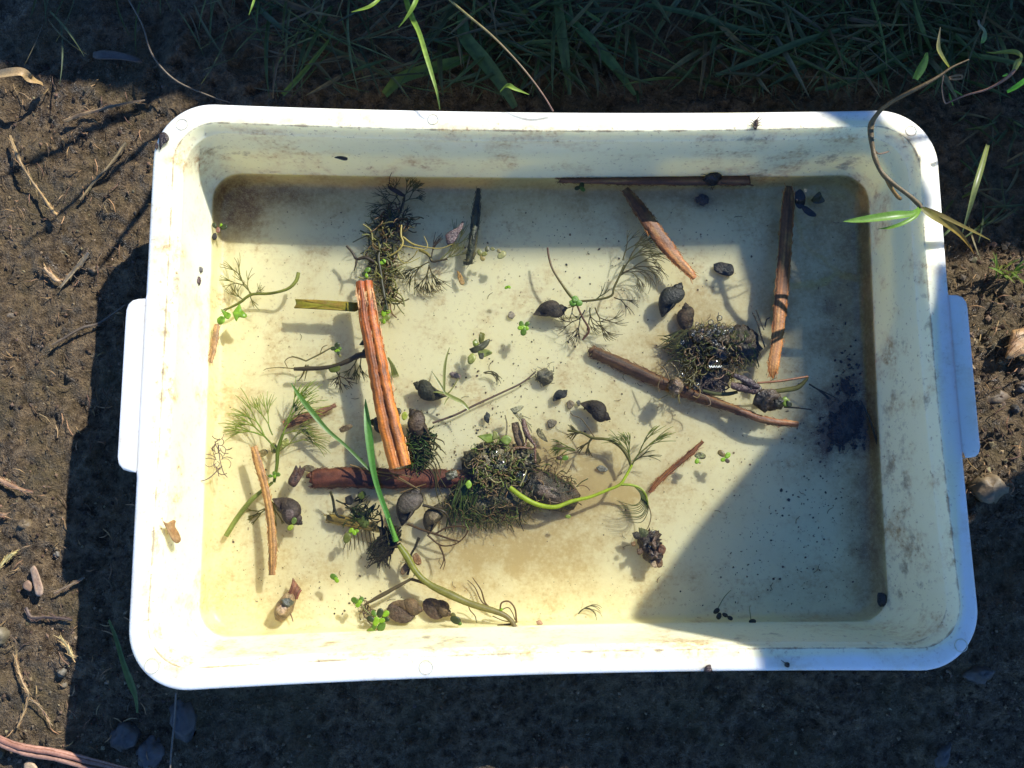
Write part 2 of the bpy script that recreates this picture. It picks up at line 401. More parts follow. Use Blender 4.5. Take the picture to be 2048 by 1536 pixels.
# ------------------------------------------------------------------ tray
NE, NC = 64, 14
def loop(z, TL, TR, BR, BL, T, Rr, B, L, r):
    cs = [W(*TL, z), W(*TR, z), W(*BR, z), W(*BL, z)]; md = [W(*T, z), W(*Rr, z), W(*B, z), W(*L, z)]
    rr = r * S(z); out = []; E = []
    for k in range(4):
        a, b = cs[k], cs[(k+1) % 4]; mid = md[k]; d = (b-a); ln = d.length; d = d/ln; nrm = Vector((-d.y, d.x, 0)); tm = (mid-a).dot(d)/ln
        bow = (mid-a).dot(nrm) / (4*tm*(1-tm))
        E.append(lambda t, a=a, d=d, ln=ln, nrm=nrm, bow=bow: a + d*(ln*t) + nrm*(bow*4*t*(1-t)))
    for k in range(4):
        ln = (cs[(k+1) % 4]-cs[k]).length; t0 = rr/ln
        for i in range(NE): out.append(E[k](t0 + (1-2*t0)*i/(NE-1)))
        p0 = out[-1]; ln2 = (cs[(k+2) % 4]-cs[(k+1) % 4]).length; p3 = E[(k+1) % 4](rr/ln2)
        d0 = (p0 - E[k](1-t0-.01)).normalized(); d3 = (p3 - E[(k+1) % 4](rr/ln2+.01)).normalized(); kk = .5523*rr
        p1, p2 = p0 + d0*kk, p3 + d3*kk
        for i in range(1, NC+1):
            t = i/(NC+1); out.append(p0*(1-t)**3 + p1*3*t*(1-t)**2 + p2*3*t*t*(1-t) + p3*t**3)
    return out
OUT = ((312, 203), (1870, 217), (1970, 1343), (250, 1389), (1095, 224), (1914, 780), (1105, 1349), (281, 790))
INN = ((350, 241), (1836, 250), (1932, 1297), (290, 1342), (1095, 262), (1872, 770), (1105, 1304), (324, 790))
LED = ((370, 262), (1813, 272), (1905, 1286), (313, 1325), (1095, 283), (1846, 770), (1100, 1290), (346, 790))
WAT = ((427, 347), (1735, 351), (1777, 1243), (398, 1276), (1090, 357), (1752, 780), (1090, 1250), (416, 790))
def offs(lp, d):
    n = len(lp); out = []
    for i in range(n):
        t = (lp[(i+1) % n] - lp[i-1]); t.z = 0; t.normalize(); out.append(lp[i] + Vector((-t.y, t.x, 0)) * d)   # + = outwards (loop runs clockwise)
    return out
def atz(lp, z): return [Vector((p.x, p.y, z)) for p in lp]
def lerp(a, b, t): return [p.lerp(q, t) for p, q in zip(a, b)]
NL = 4*(NE+NC)
o_out, o_in, o_led, o_wat = loop(ZR, *OUT, 125), loop(ZR, *INN, 95), loop(.073, *LED, 90), loop(ZW, *WAT, 60)
WATER_LOOP = o_wat
HL = [(294, 597), (276, 597), (264, 600), (257, 606), (253, 616), (251, 640), (236, 900), (235, 918), (237, 930), (245, 939), (257, 943), (271, 945)]
HR = [(1897, 590), (1915, 589), (1926, 593), (1932, 600), (1935, 614), (1958, 870), (1961, 896), (1959, 907), (1953, 913), (1943, 915), (1931, 915)]
hlw, hrw = [W(*p, ZR) for p in HL], [W(*p, ZR) for p in HR]
def inhandle(p):
    return (p.x < 0 and hlw[-1].y <= p.y <= hlw[0].y) or (p.x > 0 and hrw[-1].y <= p.y <= hrw[0].y)
top = [Vector((p.x, p.y, ZR)) if (inhandle(p) and abs(p.x) > .15) else q for p, q in zip(o_out, offs(o_out, -.0009))]
e_foot = [p + (p - q) * ((ZW-ZF)/(.073-ZW)) for p, q in zip(o_wat, o_led)]     # wall carried on to the floor level
SILT = [  # px, py, rx, ry, brown, dark
 (475, 405, 60, 52, .9, .85), (540, 390, 90, 26, .75, .6), (610, 385, 70, 15, .6, .35), (455, 455, 28, 55, .7, .4), (455, 365, 60, 30, .5, .3),
 (900, 395, 520, 42, .55, .10), (1300, 400, 300, 50, .4, .10), (780, 370, 200, 25, .3, .05),
 (1705, 640, 85, 270, .9, .48), (1630, 560, 110, 150, .7, .26), (1690, 440, 110, 90, .7, .30), (1740, 980, 46, 230, .9, .52), (1300, 385, 420, 30, .7, .14), (1640, 830, 60, 120, .5, .2), (1600, 430, 150, 60, .3, .1),
 (1692, 850, 66, 74, .9, 1.5), (1700, 800, 46, 60, .6, 1.0), (1690, 720, 36, 40, .6, .7), (1650, 610, 26, 22, .3, .7), (1705, 790, 40, 50, .6, .9), (1740, 1110, 24, 30, .6, .6), (1735, 1160, 50, 60, .6, .25),
 (1620, 1180, 90, 60, .25, .06), (1560, 1120, 60, 40, .15, .03), (1400, 400, 40, 18, .4, .5), (1330, 395, 60, 16, .4, .3),
 (1040, 1080, 190, 90, 1.0, .02), (1160, 965, 110, 100, 1.2, .10), (1060, 1010, 150, 60, 1.1, .18), (930, 1020, 80, 50, .9, .12), (1390, 705, 110, 80, 1.1, .18), (950, 1130, 160, 70, .5, 0), (1300, 900, 200, 160, .38, 0), (1050, 1000, 130, 70, .8, .35), (930, 1010, 60, 60, .5, .3),
 (1400, 690, 120, 90, .85, .15), (1430, 720, 80, 60, .6, .4), (1500, 600, 110, 90, .45, 0), (1470, 780, 120, 60, .4, .1),
 (520, 1120, 110, 190, .42, 0), (470, 1230, 90, 40, .45, 0), (470, 900, 60, 150, .38, 0), (620, 1010, 120, 60, .25, .05), (760, 1010, 110, 60, .45, .12), (700, 900, 120, 60, .28, .05),
 (690, 620, 180, 120, .2, 0), (1000, 1010, 190, 90, .6, .06), (1440, 640, 150, 100, .5, .03), (820, 1100, 260, 130, .4, 0), (1100, 1170, 260, 60, .5, 0), (900, 700, 500, 300, .06, 0), (560, 800, 160, 200, .22, 0), (430, 1020, 40, 180, .45, 0), (800, 460, 60, 50, .3, .1), (440, 1180, 40, 100, .5, 0), (1700, 1230, 100, 20, .4, .15)]
RIMST = [(345, 560, 26, 60, .8), (335, 640, 14, 160, .6), (318, 860, 12, 200, .7), (300, 1100, 14, 160, .6), (900, 1312, 260, 8, .8), (1400, 1306, 260, 8, .8), (600, 245, 120, 10, .7), (1100, 255, 300, 8, .6), (1700, 248, 120, 10, .5), (285, 1270, 26, 50, .6), (1860, 640, 14, 200, .6), (1905, 1050, 14, 200, .6), (1780, 1080, 50, 150, .7), (1800, 700, 50, 220, .6), (430, 300, 60, 30, .7), (760, 1290, 200, 22, .8), (690, 235, 55, 18, .9), (990, 240, 22, 14, .9), (560, 310, 200, 30, .5), (1560, 300, 220, 50, .75), (1450, 230, 60, 10, .5), (330, 1270, 35, 60, .55), (1830, 1165, 60, 90, .8),
         (1790, 930, 60, 260, .5), (350, 1000, 40, 220, .6), (900, 1285, 300, 22, .75), (480, 1310, 140, 22, .75), (1500, 1275, 240, 22, .75), (322, 400, 22, 120, .55), (330, 520, 24, 40, .8), (1000, 330, 500, 25, .3), (1700, 330, 90, 40, .5)]
def tray():
    root = thing('tray', W(1095, 780, 0), 'shallow white plastic tray of pond water with two side handles, stained brown inside', 'tray')
    m = MB(); rings = []; dirt = []
    def ring(lp, d): rings.append(lp); dirt.append(d)
    ring(atz(offs(o_wat, .004), .001), .2); ring(atz(offs(o_led, .004), .064), .2); ring(atz(offs(o_out, -.0025), .067), .2); ring(atz(offs(o_out, .0004), .067), .15)
    ring(atz(o_out, .0792), .12); ring(top, .08); ring(lerp(top, o_in, .12), .09); ring(lerp(top, o_in, .5), .10); ring(lerp(top, o_in, .8), .2); ring(atz(offs(o_in, .0009), ZR), .40); ring(atz(offs(o_in, .0002), .0799), 1.0); ring(atz(offs(o_in, -.0002), .0792), .8); ring(atz(offs(o_in, -.0006), .0785), .4)
    ring(atz(offs(o_led, .0010), .0742), .40); ring(atz(offs(o_led, .0003), .0734), .55); ring(o_led, .78); ring(lerp(o_led, o_wat, .015), .40); 
    for q in np.linspace(.07, 1, 16): ring(lerp(o_led, o_wat, float(q)), .32)
    for q in np.linspace(.12, .66, 6): ring(lerp(o_wat, e_foot, float(q)), .4)
    a = lerp(o_wat, e_foot, .66); b = offs(e_foot, -.006); cpt = e_foot
    for q in np.linspace(.14, 1, 7):
        ring([a[i]*(1-q)**2 + cpt[i]*(2*q*(1-q)) + atz(b, ZF)[i]*q*q for i in range(NL)], .45)
    last = rings[-1]; cen = sum(last, Vector())/NL; lin = lambda p, q: Vector((p.x + (cen.x-p.x)*q, p.y + (cen.y-p.y)*q, ZF))
    for q in np.linspace(.02, .985, 66): ring([lin(p, float(q)) for p in last], .38)
    arr = np.array([[tuple(p) for p in r_] for r_ in rings]); px, py = P(arr); D = np.array(dirt)[:, None] + 0*px
    for x, y, rx, ry, s in RIMST: D = np.where(D < .7, np.minimum(.8, D + .55*s*np.exp(-(((px-x)/rx)**2 + ((py-y)/ry)**2))), D)
    jag = fbm(px/14, py/14, 0, 3, 9); jag2 = fbm(px/38, py/38, 0, 3, 4); sb, sd = 0*px, 0*px
    for x, y, rx, ry, b_, d_ in SILT:
        g = ((px-x)/rx)**2 + ((py-y)/ry)**2; g = np.exp(-np.maximum(0, g + (jag2-.45)*2.2)**1.3 * .8)
        sb = np.maximum(sb, b_*g); sd = np.maximum(sd, d_*g)
    wet = np.clip((ZW + .001 - arr[..., 2]) / .003, 0, 1); sb *= wet; sd *= wet*(.6 + .9*jag)
    col = np.stack([D, np.clip(sb, 0, 1.2), np.clip(sd, 0, 1.2)], -1).reshape(-1, 3)
    fs = []; n = NL
    for i in range(len(rings)-1):
        for j in range(n): fs.append((i*n+j, (i+1)*n+j, (i+1)*n+(j+1) % n, i*n+(j+1) % n))
    V = [tuple(p) for p in arr.reshape(-1, 3)]; V.append((cen.x, cen.y, ZF)); c = [tuple(x) for x in col] + [(.4, .2, 0)]
    k = (len(rings)-1)*n; fs += [(k+j, n*len(rings), k+(j+1) % n) for j in range(n)]
    m.add(V, fs, c); body = m.build('tray_body', M_TRAY, root)
    body.data.set_sharp_from_angle(angle=math.radians(50))
    for pts, lab in ((HL, 'left'), (HR, 'right')):
        m = MB(); w_ = [W(*p, ZR) for p in pts]; k = len(w_); ins = []
        for i in range(k):
            t = w_[min(i+1, k-1)] - w_[max(i-1, 0)]; t.normalize(); nn = Vector((t.y, -t.x, 0)) * (1 if lab == 'left' else -1)
            ins.append(w_[i] - nn*(-.0009 if lab == 'left' else -.0009) if 0 < i < k-1 else w_[i])
        cx = sum((Vector(p) for p in w_), Vector())/k
        ins = [w_[i] + (cx - w_[i]).normalized()*.0010 if 0 < i < k-1 else w_[i] for i in range(k)]
        edge = [w_[0].lerp(w_[-1], q/10) for q in range(11)]
        # rim edge between the two ends, taken from the rim outline itself
        rim = [p for p in o_out if inhandle(p) and (p.x < 0) == (lab == 'left') and abs(p.x) > .15]; rim.sort(key=lambda p: -p.y)
        V = [Vector((p.x, p.y, ZR)) for p in ins]; A = len(V); V += [Vector((p.x, p.y, .0790)) for p in w_]; V += [Vector((p.x, p.y, .0675)) for p in w_]
        fs = []
        for i in range(k-1):
            fs.append((i, i+1, A+i+1, A+i)); fs.append((A+i, A+i+1, 2*A+i+1, 2*A+i))
        r0 = len(V); V += [Vector((p.x, p.y, ZR)) for p in rim]
        fs.append(tuple(range(0, A)) + tuple(range(r0+len(rim)-1, r0-1, -1)))
        m.add(V, fs, [(.12, 0, 0)]*len(V)); m.build('handle', M_TRAY, root, smooth=False)
    for x, y, r in ((364, 249, 13), (866, 239, 12), (1822, 262, 12), (304, 1332, 15), (852, 1335, 14), (1922, 1291, 13)):
        m = MB(); c = W(x, y, ZR); s = S(ZR); vs = []; fs = []; q = 32
        for i in range(q):
            a = 6.2832*i/q; d = Vector((math.cos(a), math.sin(a), 0))
            for rr, h in ((r, .0001), (r-.5, .0004), (r-1.3, .0004), (r-1.8, .0001)): vs.append(c + d*(rr*s) + Vector((0, 0, h)))
        for i in range(q):
            for k in range(3): fs.append((i*4+k, i*4+k+1, ((i+1) % q)*4+k+1, ((i+1) % q)*4+k))
        m.add(vs, fs, [(.5, 0, 0)]*len(vs)); m.build('mould_mark', M_TRAY, body)
tray()
def water():
    m = MB(); lp = offs(o_wat, .0012); cen = sum(lp, Vector())/NL; k = 6; vs = []
    for q in range(k): vs += [p.lerp(cen, q/k) - Vector((0, 0, .0)) + Vector((0, 0, .0008 if q == 0 else 0)) for p in lp]
    vs.append(cen); fs = [(a*NL+j, a*NL+(j+1) % NL, (a+1)*NL+(j+1) % NL, (a+1)*NL+j) for a in range(k-1) for j in range(NL)]
    fs += [((k-1)*NL+j, (k-1)*NL+(j+1) % NL, k*NL) for j in range(NL)]
    m.add(vs, [f[::-1] for f in fs], (1, 1, 1)); o = m.build('water', M_WATER); o['kind'] = 'structure'
water()

# ------------------------------------------------------------------ shade from the top right: fence, big leaves and reeds added out of frame
def fence():  # unseen occluder added to keep the grass bank in shade
    d = Vector((.65, -.12, 0)).normalized(); nrm = Vector((d.y, -d.x, 0)); h = .62
    p0 = Vector((-.33, .281, 0)) + Vector((.8, .79, 0))*h; a = -.55; b = 1.9
    root = thing('shade_fence', p0.copy(), 'unseen board fence added beyond the grass bank to shade it', 'fence')
    root.location.z = 0
    def box(m, s0, s1, o0, o1, z0, z1, c):
        vs = []
        for s in (s0, s1):
            for o in (o0, o1):
                for z in (z0, z1): q = p0 + d*s - nrm*o; vs.append(Vector((q.x, q.y, z)))
        m.add(vs, [(0, 1, 3, 2), (4, 6, 7, 5), (0, 4, 5, 1), (2, 3, 7, 6), (0, 2, 6, 4), (1, 5, 7, 3)], c)
    for i in range(5):
        m = MB(); z0 = .01 + i*.122; box(m, a, b, (i % 2)*.012, .018 + (i % 2)*.012, z0, min(h, z0 + .134), (.16, .13, .10)); m.build('board', M_FENCE, root, smooth=False)
    for s in (-.5, .3, 1.1, 1.85):
        m = MB(); box(m, s, s+.07, -.075, -.002, 0, h-.02, (.13, .10, .08)); m.build('post', M_FENCE, root, smooth=False)
fence()
def shade_leaf(m, stalk, poly, z0, droop, col, at):
    """broad leaf added high above the tray, shaped by the shadow it casts; poly in ground coordinates along the sun's ray"""
    p = np.array(poly); o = spline(np.vstack([p, p[:1]]), len(p)*6)[:-1]; c = o.mean(0); k = len(o); vs, fs, cs = [], [], []
    def pt(x, y, up=0):
        z = z0 + droop*((x-c[0])**2 + (y-c[1])**2) + (float(vnoise(x*22, y*22))-.5)*.02 + up
        return Vector((x + .8*z, y + .79*z, z))
    rg = [1, .8, .55, .25]
    for q in rg: vs += [pt(c[0]+(x-c[0])*q, c[1]+(y-c[1])*q) for x, y in o]; cs += [jit(col, .12) for _ in o]
    vs.append(pt(*c)); cs.append(col)
    for a in range(3):
        for i in range(k): fs.append((a*k+i, a*k+(i+1) % k, (a+1)*k+(i+1) % k, (a+1)*k+i))
    fs += [(3*k+i, 3*k+(i+1) % k, 4*k) for i in range(k)]
    m.add(vs, fs, cs)
    pts = [Vector((at[0], at[1], 0)), Vector((at[0], at[1], z0*.6)), pt(*c, -.004)]
    s = spline([tuple(q) for q in pts], 12); n = 6; V = []; Fs = []
    for i, q in enumerate(s):
        for j in range(n): a = 6.2832*j/n; V.append(Vector(q) + Vector((math.cos(a), math.sin(a), 0))*(.006 - .0003*i))
    for i in range(len(s)-1):
        for j in range(n): Fs.append((i*n+j, i*n+(j+1) % n, (i+1)*n+(j+1) % n, (i+1)*n+j))
    stalk.add(V, Fs, (.12, .16, .05))
rt = thing('shade_plant', (.92, .42, 0), 'tall broad-leaved waterside plant shading the right end of the tray', 'plant')  # added occluder; each leaf outline follows a wanted shadow edge
for poly, z0, at in (
  ([(.160, .068), (.154, .040), (.136, .027), (.113, .002), (.090, -.024), (.070, -.050), (.052, -.070), (.046, -.092), (.052, -.112), (.059, -.140), (.075, -.20), (.15, -.26), (.24, -.22), (.27, -.12), (.262, -.03), (.235, .015), (.20, .050), (.175, .068)], .46, (.86, .40)),
  ([(.22, -.02), (.262, -.012), (.280, .004), (.294, .018), (.310, .028), (.36, .035), (.43, .0), (.46, -.1), (.42, -.22), (.33, -.29), (.24, -.24), (.20, -.12)], .40, (.93, .36)),
  ([(.100, .166), (.103, .152), (.116, .147), (.120, .132), (.125, .115), (.131, .098), (.145, .088), (.160, .098), (.158, .112), (.150, .122), (.147, .136), (.137, .150), (.133, .165), (.118, .176)], .42, (.9, .46)),
  ([(-.205, .262), (-.17, .225), (-.10, .198), (-.02, .186), (.06, .180), (.11, .178), (.15, .20), (.12, .24), (.0, .28), (-.12, .295), (-.19, .28)], .36, (.72, .62)),
  ([(.09, .20), (.16, .176), (.23, .170), (.29, .166), (.34, .17), (.38, .22), (.28, .27), (.15, .26)], .36, (.8, .6))):
    a, b = MB(), MB(); shade_leaf(a, b, poly, z0, -.25, (.06, .12, .03), at); a.build('leaf', M_LEAF, rt); b.build('stalk', M_PLANT, rt)
def reeds():  # added out of view, laid along the shadow streaks on the left mud
    lines = [((-.20, .285), (-.26, .245), (-.345, .20), .24, .006, 'unseen reed leaf added to cast a streak on the top left mud, highest of three'),
             ((-.19, .262), (-.235, .228), (-.305, .165), .20, .005, 'unseen reed leaf added to cast a shadow streak beside the tray corner'),
             ((-.18, .262), (-.215, .215), (-.262, .140), .18, .006, 'unseen reed leaf added to cast the lowest shadow streak by the tray corner')]
    for a, b, c, z, wd, lab in lines:
        m = MB(); q = spline([(*a, z+.02), (*b, z+.015), (*c, z-.03)], 14); root = Vector((a[0]+.8*z+.06, a[1]+.79*z+.10, 0)); pts = [root, root + Vector((0, -.01, z*.6))]
        pts += [Vector((x+.8*h, y+.79*h, h)) for x, y, h in q]; s = [Vector(v) for v in spline([tuple(p) for p in pts], 40)]; V, Fs = [], []
        for i, p in enumerate(s):
            t = (s[min(i+1, 39)]-s[max(i-1, 0)]).normalized(); sd = t.cross(SUN).normalized(); ww = wd*.5*(1-(i/39)**3)+.0004
            V += [p - sd*ww, p, p + sd*ww]
        for i in range(39):
            for k in (0, 1): Fs.append((i*3+k, i*3+k+1, i*3+k+4, i*3+k+3))
        m.add(V, Fs, [jit((.08, .13, .03)) for _ in V]); o = m.build('shadow_reed', M_GRASS); tag(o, lab, 'reed', 'unseen reed leaves added for their shadows')
reeds()

# ------------------------------------------------------------------ sticks and reed pieces in the tray
FL, UN = ZW + .0012, ZF + .004
GR = 'plant stems floating or sunk in the tray'
def stick(name, label, cat, pts, col, mat=M_REED, group=GR, **kw):
    m = MB(); big = max(p[3] for p in pts) > 4
    if big: kw['sides'] = 22; kw['fib'] = .05; kw['stripe'] = max(.38, kw.get('stripe', 0)); kw['n'] = int(kw.get('n', 30)*1.8)
    tube(m, pts, col, **kw)
    if big: L = sum(math.hypot(a[0]-b[0], a[1]-b[1]) for a, b in zip(pts, pts[1:])); fuzzy(m, pts, kw.get('col2') or col, int(L*.55))
    return tag(m.build(name, mat), label, cat, group)
# the big two-ridged reed stem
prof = []
for k in range(44):
    a = 2*math.pi*k/44; x, y = math.cos(a), math.sin(a)
    prof.append((x, y*.62*(1 - .62*math.exp(-(x/.20)**2)*(1 if y > 0 else .3))))
root = thing('dry_reed', W(765, 750, ZW), 'thick orange-red reed stem with a groove down its middle, across the leaf strip', 'reed stem', GR)
m = MB(); tube(m, [(728, 563, .040, 17), (738, 640, .041, 19.5), (750, 700, .042, 20), (762, 770, .042, 20.5), (779, 850, .042, 22), (800, 934, .041, 22)], (.36, .080, .010), n=90, prof=prof, rag=.02, fib=.02, stripe=.42, col2=(.52, .165, .020), capc=(.50, .33, .16)); m.build('stem', M_REED, root)
m = MB()
for k in range(150):
    t = R.random()**1.5; s = R.choice((-1, 1)); y = 575 + 345*t; x = 728 + 72*t + s*(17 + 4*t) * R.choice((R.uniform(.0, .2), R.uniform(.6, 1.0), .97))
    tube(m, [(x, y, .0425 + .006*0, R.uniform(.5, 1.1)), (x + R.uniform(-1, 3), y + R.uniform(6, 20), .0435, .4)], jit((.60, .36, .16), .3), sides=4, n=3)
m.build('peeling_fibre', M_REED, root)
stick('dry_reed', 'sunken fuzzy brown reed stem lying level below the cut end of the orange one', 'reed stem', [(627, 957, UN, 12), (632, 957, UN, 19), (700, 955, UN, 20), (790, 957, UN, 20), (880, 957, UN, 18), (960, 960, UN, 15), (1100, 975, UN+.002, 9)], (.17, .055, .026), sides=12, rag=.07, flat=.5, n=40, stripe=.2)
stick('dry_reed', 'long straight dark brown stem lying along the far wall at the waterline', 'reed stem', [(1120, 361, FL, 2), (1135, 361, FL, 5), (1250, 362, FL, 8), (1380, 361, FL, 10), (1488, 360, FL, 10.5), (1493, 360, FL, 9)], (.20, .075, .028), sides=8, rag=.08, flat=.6, n=34, stripe=.2)
stick('bark_strip', 'ragged orange-brown strip slanting down from under the long stem at the far wall', 'plant strip', [(1250, 378, FL, 7), (1275, 412, FL, 13), (1305, 455, FL, 14), (1335, 495, FL, 14), (1360, 525, FL, 10), (1378, 543, FL, 8), (1390, 557, FL, 5)], (.10, .035, .010), sides=10, rag=.16, flat=.25, n=44, stripe=.25, col2=(.34, .12, .018))
stick('bark_strip', 'upright flat strip with orange pointed lower end, shade coloured into its upper half', 'plant strip', [(1578, 372, FL, 6), (1577, 400, FL, 12), (1572, 470, FL, 13), (1567, 540, FL+.002, 13), (1560, 620, FL+.002, 13), (1553, 690, FL+.002, 11), (1546, 735, FL+.002, 10), (1546, 757, FL, 2)], (.055, .025, .012), sides=10, rag=.10, flat=.22, n=44, stripe=.25, col2=(.44, .165, .035))  # start colour darkened to stand in for shade on the upper half
stick('dry_reed', 'long brown stem with a blunt thick end, tapering towards the lower right shade', 'reed stem', [(1184, 704, UN-.001, 6), (1192, 706, UN-.001, 11), (1260, 737, UN-.001, 13), (1330, 768, UN, 12), (1400, 795, UN+.003, 11), (1460, 815, UN+.005, 8), (1530, 840, FL-.001, 7), (1596, 849, FL-.001, 6)], (.17, .095, .048), sides=10, rag=.09, n=44, stripe=.2, col2=(.22, .085, .03))
stick('dry_reed', 'thin reddish-brown stem piece slanting beside the edge of the shade', 'plant stem', [(1298, 985, UN, 3), (1325, 955, UN, 5), (1360, 925, UN, 4.5), (1385, 903, UN, 4.5), (1406, 883, UN, 3)], (.36, .135, .05), sides=7, rag=.12, n=26, stripe=.2)
stick('dry_reed', 'pale tan torn stem standing nearly upright near the lower left corner', 'plant strip', [(507, 893, FL, 6), (516, 925, FL, 8), (530, 975, FL, 7), (540, 1030, FL, 7), (545, 1090, FL, 8), (544, 1150, FL, 6)], (.38, .19, .05), sides=8, rag=.14, flat=.4, n=36, stripe=.25)
stick('dry_reed', 'blackish green twig standing upright below the far wall, bent at its foot', 'twig', [(957, 377, UN+.006, 3), (955, 400, UN+.006, 6), (952, 430, UN+.006, 8.5), (948, 465, UN+.006, 8), (943, 500, UN+.005, 8.5), (938, 522, UN+.004, 7), (928, 524, UN+.003, 5)], (.035, .04, .016), sides=8, rag=.14, n=30, col2=(.075, .08, .035), mat=M_DEBRIS)
stick('dry_reed', 'pinkish fuzzy sunken stem fragment behind the feathery left plant', 'plant stem', [(568, 850, UN, 8), (600, 838, UN, 8), (640, 824, UN, 6), (672, 810, UN, 3)], (.36, .17, .09), sides=7, rag=.12, flat=.5, n=24)
stick('dry_reed', 'small tan strip lying against the left wall under bright green leaflets', 'plant strip', [(434, 648, FL, 5), (430, 680, FL, 6), (426, 705, FL, 5), (421, 726, FL, 3)], (.50, .28, .10), sides=7, rag=.14, flat=.4, n=22, stripe=.25)
stick('dry_reed', 'yellow-brown sunken leaf stalk pointing at the bristly dark root tuft', 'plant stem', [(652, 1036, UN, 5), (668, 1038, UN, 9), (710, 1047, UN+.002, 9), (755, 1058, UN+.004, 6), (790, 1068, UN+.006, 3)], (.30, .21, .045), sides=8, rag=.06, flat=.5, n=24, stripe=.2)
stick('thin_straw', 'long thin grey-brown stalk curving on the tray floor above the central clump', 'plant stem', [(865, 846, UN, 2.2), (910, 830, UN, 2.2), (950, 810, UN, 2.2), (1000, 787, UN, 2), (1045, 765, UN, 1.8), (1072, 743, UN, 1.2)], (.16, .105, .075), n=24)
stick('dry_reed', 'thin dark red stick reaching right from the wet dark debris', 'twig', [(1515, 766, FL+.002, 2), (1560, 762, FL+.002, 2.4), (1616, 753, FL+.001, 2)], (.18, .07, .025), n=12)
root = thing('leaf_strip', W(655, 611, ZW), 'yellow-green cut leaf strip floating left of the orange reed stem', 'leaf strip'); m = MB()
flake(m, [(590, 598), (620, 599), (660, 601), (700, 604), (718, 606), (720, 613), (712, 623), (690, 622), (640, 619), (600, 617), (588, 616), (592, 608)], FL, (.27, .24, .02), warp=.0015, col2=(.30, .20, .03)); m.build('blade', M_LEAF, root)

# ------------------------------------------------------------------ grass in and on the tray
root = thing('grass_shoot', W(790, 1080, ZW), 'bright green grass shoot with two long blades floating over the sunken brown stem', 'grass shoot')
m = MB(); ribbon(m, [(790, 1078, FL+.001, 3.5), (775, 1030, FL+.002, 5), (757, 980, FL+.003, 5), (746, 935, FL+.004, 6), (738, 870, FL+.004, 8), (733, 825, FL+.003, 5), (731, 798, FL+.002, .5)], (.07, .23, .03), col2=(.10, .27, .04)); tube(m, [(792, 1082, FL, 6), (788, 1068, FL+.001, 4.5), (778, 1036, FL+.002, 3)], (.13, .33, .04)); m.build('blade', M_LEAF, root)
m = MB(); ribbon(m, [(748, 948, FL+.003, 2), (725, 925, FL+.003, 3), (690, 890, FL+.003, 3), (655, 860, FL+.003, 4), (625, 825, FL+.004, 5.5), (600, 793, FL+.003, 4), (582, 766, FL+.002, .5)], (.11, .20, .05), col2=(.10, .22, .03)); m.build('blade', M_LEAF, root)
root = thing('grass_tuft', W(890, 780, ZW), 'small pale green tuft of narrow blades resting on the olive snail', 'grass tuft')
for pts in ([(888, 785, FL, 2.5), (889, 740, FL, 3), (893, 715, FL, 2), (899, 695, FL, .5)], [(888, 785, FL, 2.5), (905, 795, FL, 4), (925, 805, FL, 3.5), (938, 820, FL, 2)], [(890, 785, FL, 2), (878, 765, FL, 2), (863, 742, FL, .5)], [(888, 786, FL, 2), (878, 784, FL, 2), (866, 784, FL, .5)], [(890, 790, FL, 1.5), (900, 783, FL, 1.5), (912, 765, FL, 1), (917, 755, FL, .4)], [(900, 792, FL, 1.5), (893, 800, FL, 1.2), (888, 810, FL, .4)]):
    m = MB(); ribbon(m, pts, jit((.22, .24, .06)), n=10); m.build('blade', M_LEAF, root)

# ------------------------------------------------------------------ feathery water plants
OL, DK, GN, YG, BR = (.27, .26, .07), (.085, .085, .03), (.16, .25, .035), (.26, .33, .035), (.17, .10, .04)
WP = 'feathery water plants in the tray'
def plant(label, at, parts, name='water_plant', cat='water plant', group=WP, mat=M_PLANT):
    root = thing(name, W(*at, ZW if at[1] else ZF), label, cat, group)
    for pn, fn in parts:
        m = MB(); fn(m); m.build(pn, mat, root)
    return root
def T(pts, col, **k): return lambda m: tube(m, pts, col, **k)
def FR(*specs):
    def f(m):
        for s in specs: frond(m, *s)
    return f
zt = ZW - .002
plant('small feathery green plant by the left wall, its bare stalk curving up right', (500, 585), [
  ('stem', T([(597, 545, FL, 4), (592, 562, FL, 4), (575, 578, FL, 3.2), (540, 587, zt, 3), (503, 589, zt, 3), (480, 605, zt, 3), (455, 618, zt, 2)], (.26, .28, .05))),
  ('frond', FR((503, 588, 130, 95, 26, 3, zt, -.004, 14, 1.4, OL), (500, 588, 108, 62, 28, 2, zt, -.002, -20, 1.2, OL))),
  ('frond', FR((488, 600, 150, 50, 30, 2, zt, -.004, -25, 1.2, OL), (505, 588, 15, 32, 32, 2, zt, -.002, 20, 1, OL), (500, 592, -70, 34, 18, 1, zt, -.002, 8, 1.1, OL), (465, 612, 205, 34, 25, 1, zt, -.002, 8, 1.1, OL)))])
plant('large green feathery plant with spreading fans beside the left wall', (555, 960), [
  ('stem', T([(548, 965, zt, 3), (554, 930, zt, 3.5), (555, 905, zt, 4), (560, 885, zt, 3.5), (566, 868, zt, 3)], (.20, .27, .03))),
  ('frond', FR((553, 900, 128, 150, 22, 3, zt, -.004, 18, 1.7, (.33, .42, .07)), (545, 870, 115, 95, 22, 3, zt, -.003, -10, 1.3, (.33, .42, .07)))),
  ('frond', FR((562, 880, 74, 140, 18, 3, zt, .001, -14, 1.6, (.31, .41, .06)), (568, 850, 60, 95, 22, 3, zt, 0, -16, 1.3, (.31, .41, .06)))),
  ('frond', FR((558, 903, 38, 110, 20, 3, zt, -.004, -24, 1.4, (.31, .35, .07)), (565, 870, 25, 80, 20, 3, zt, -.002, -20, 1.3, (.31, .35, .07))))])
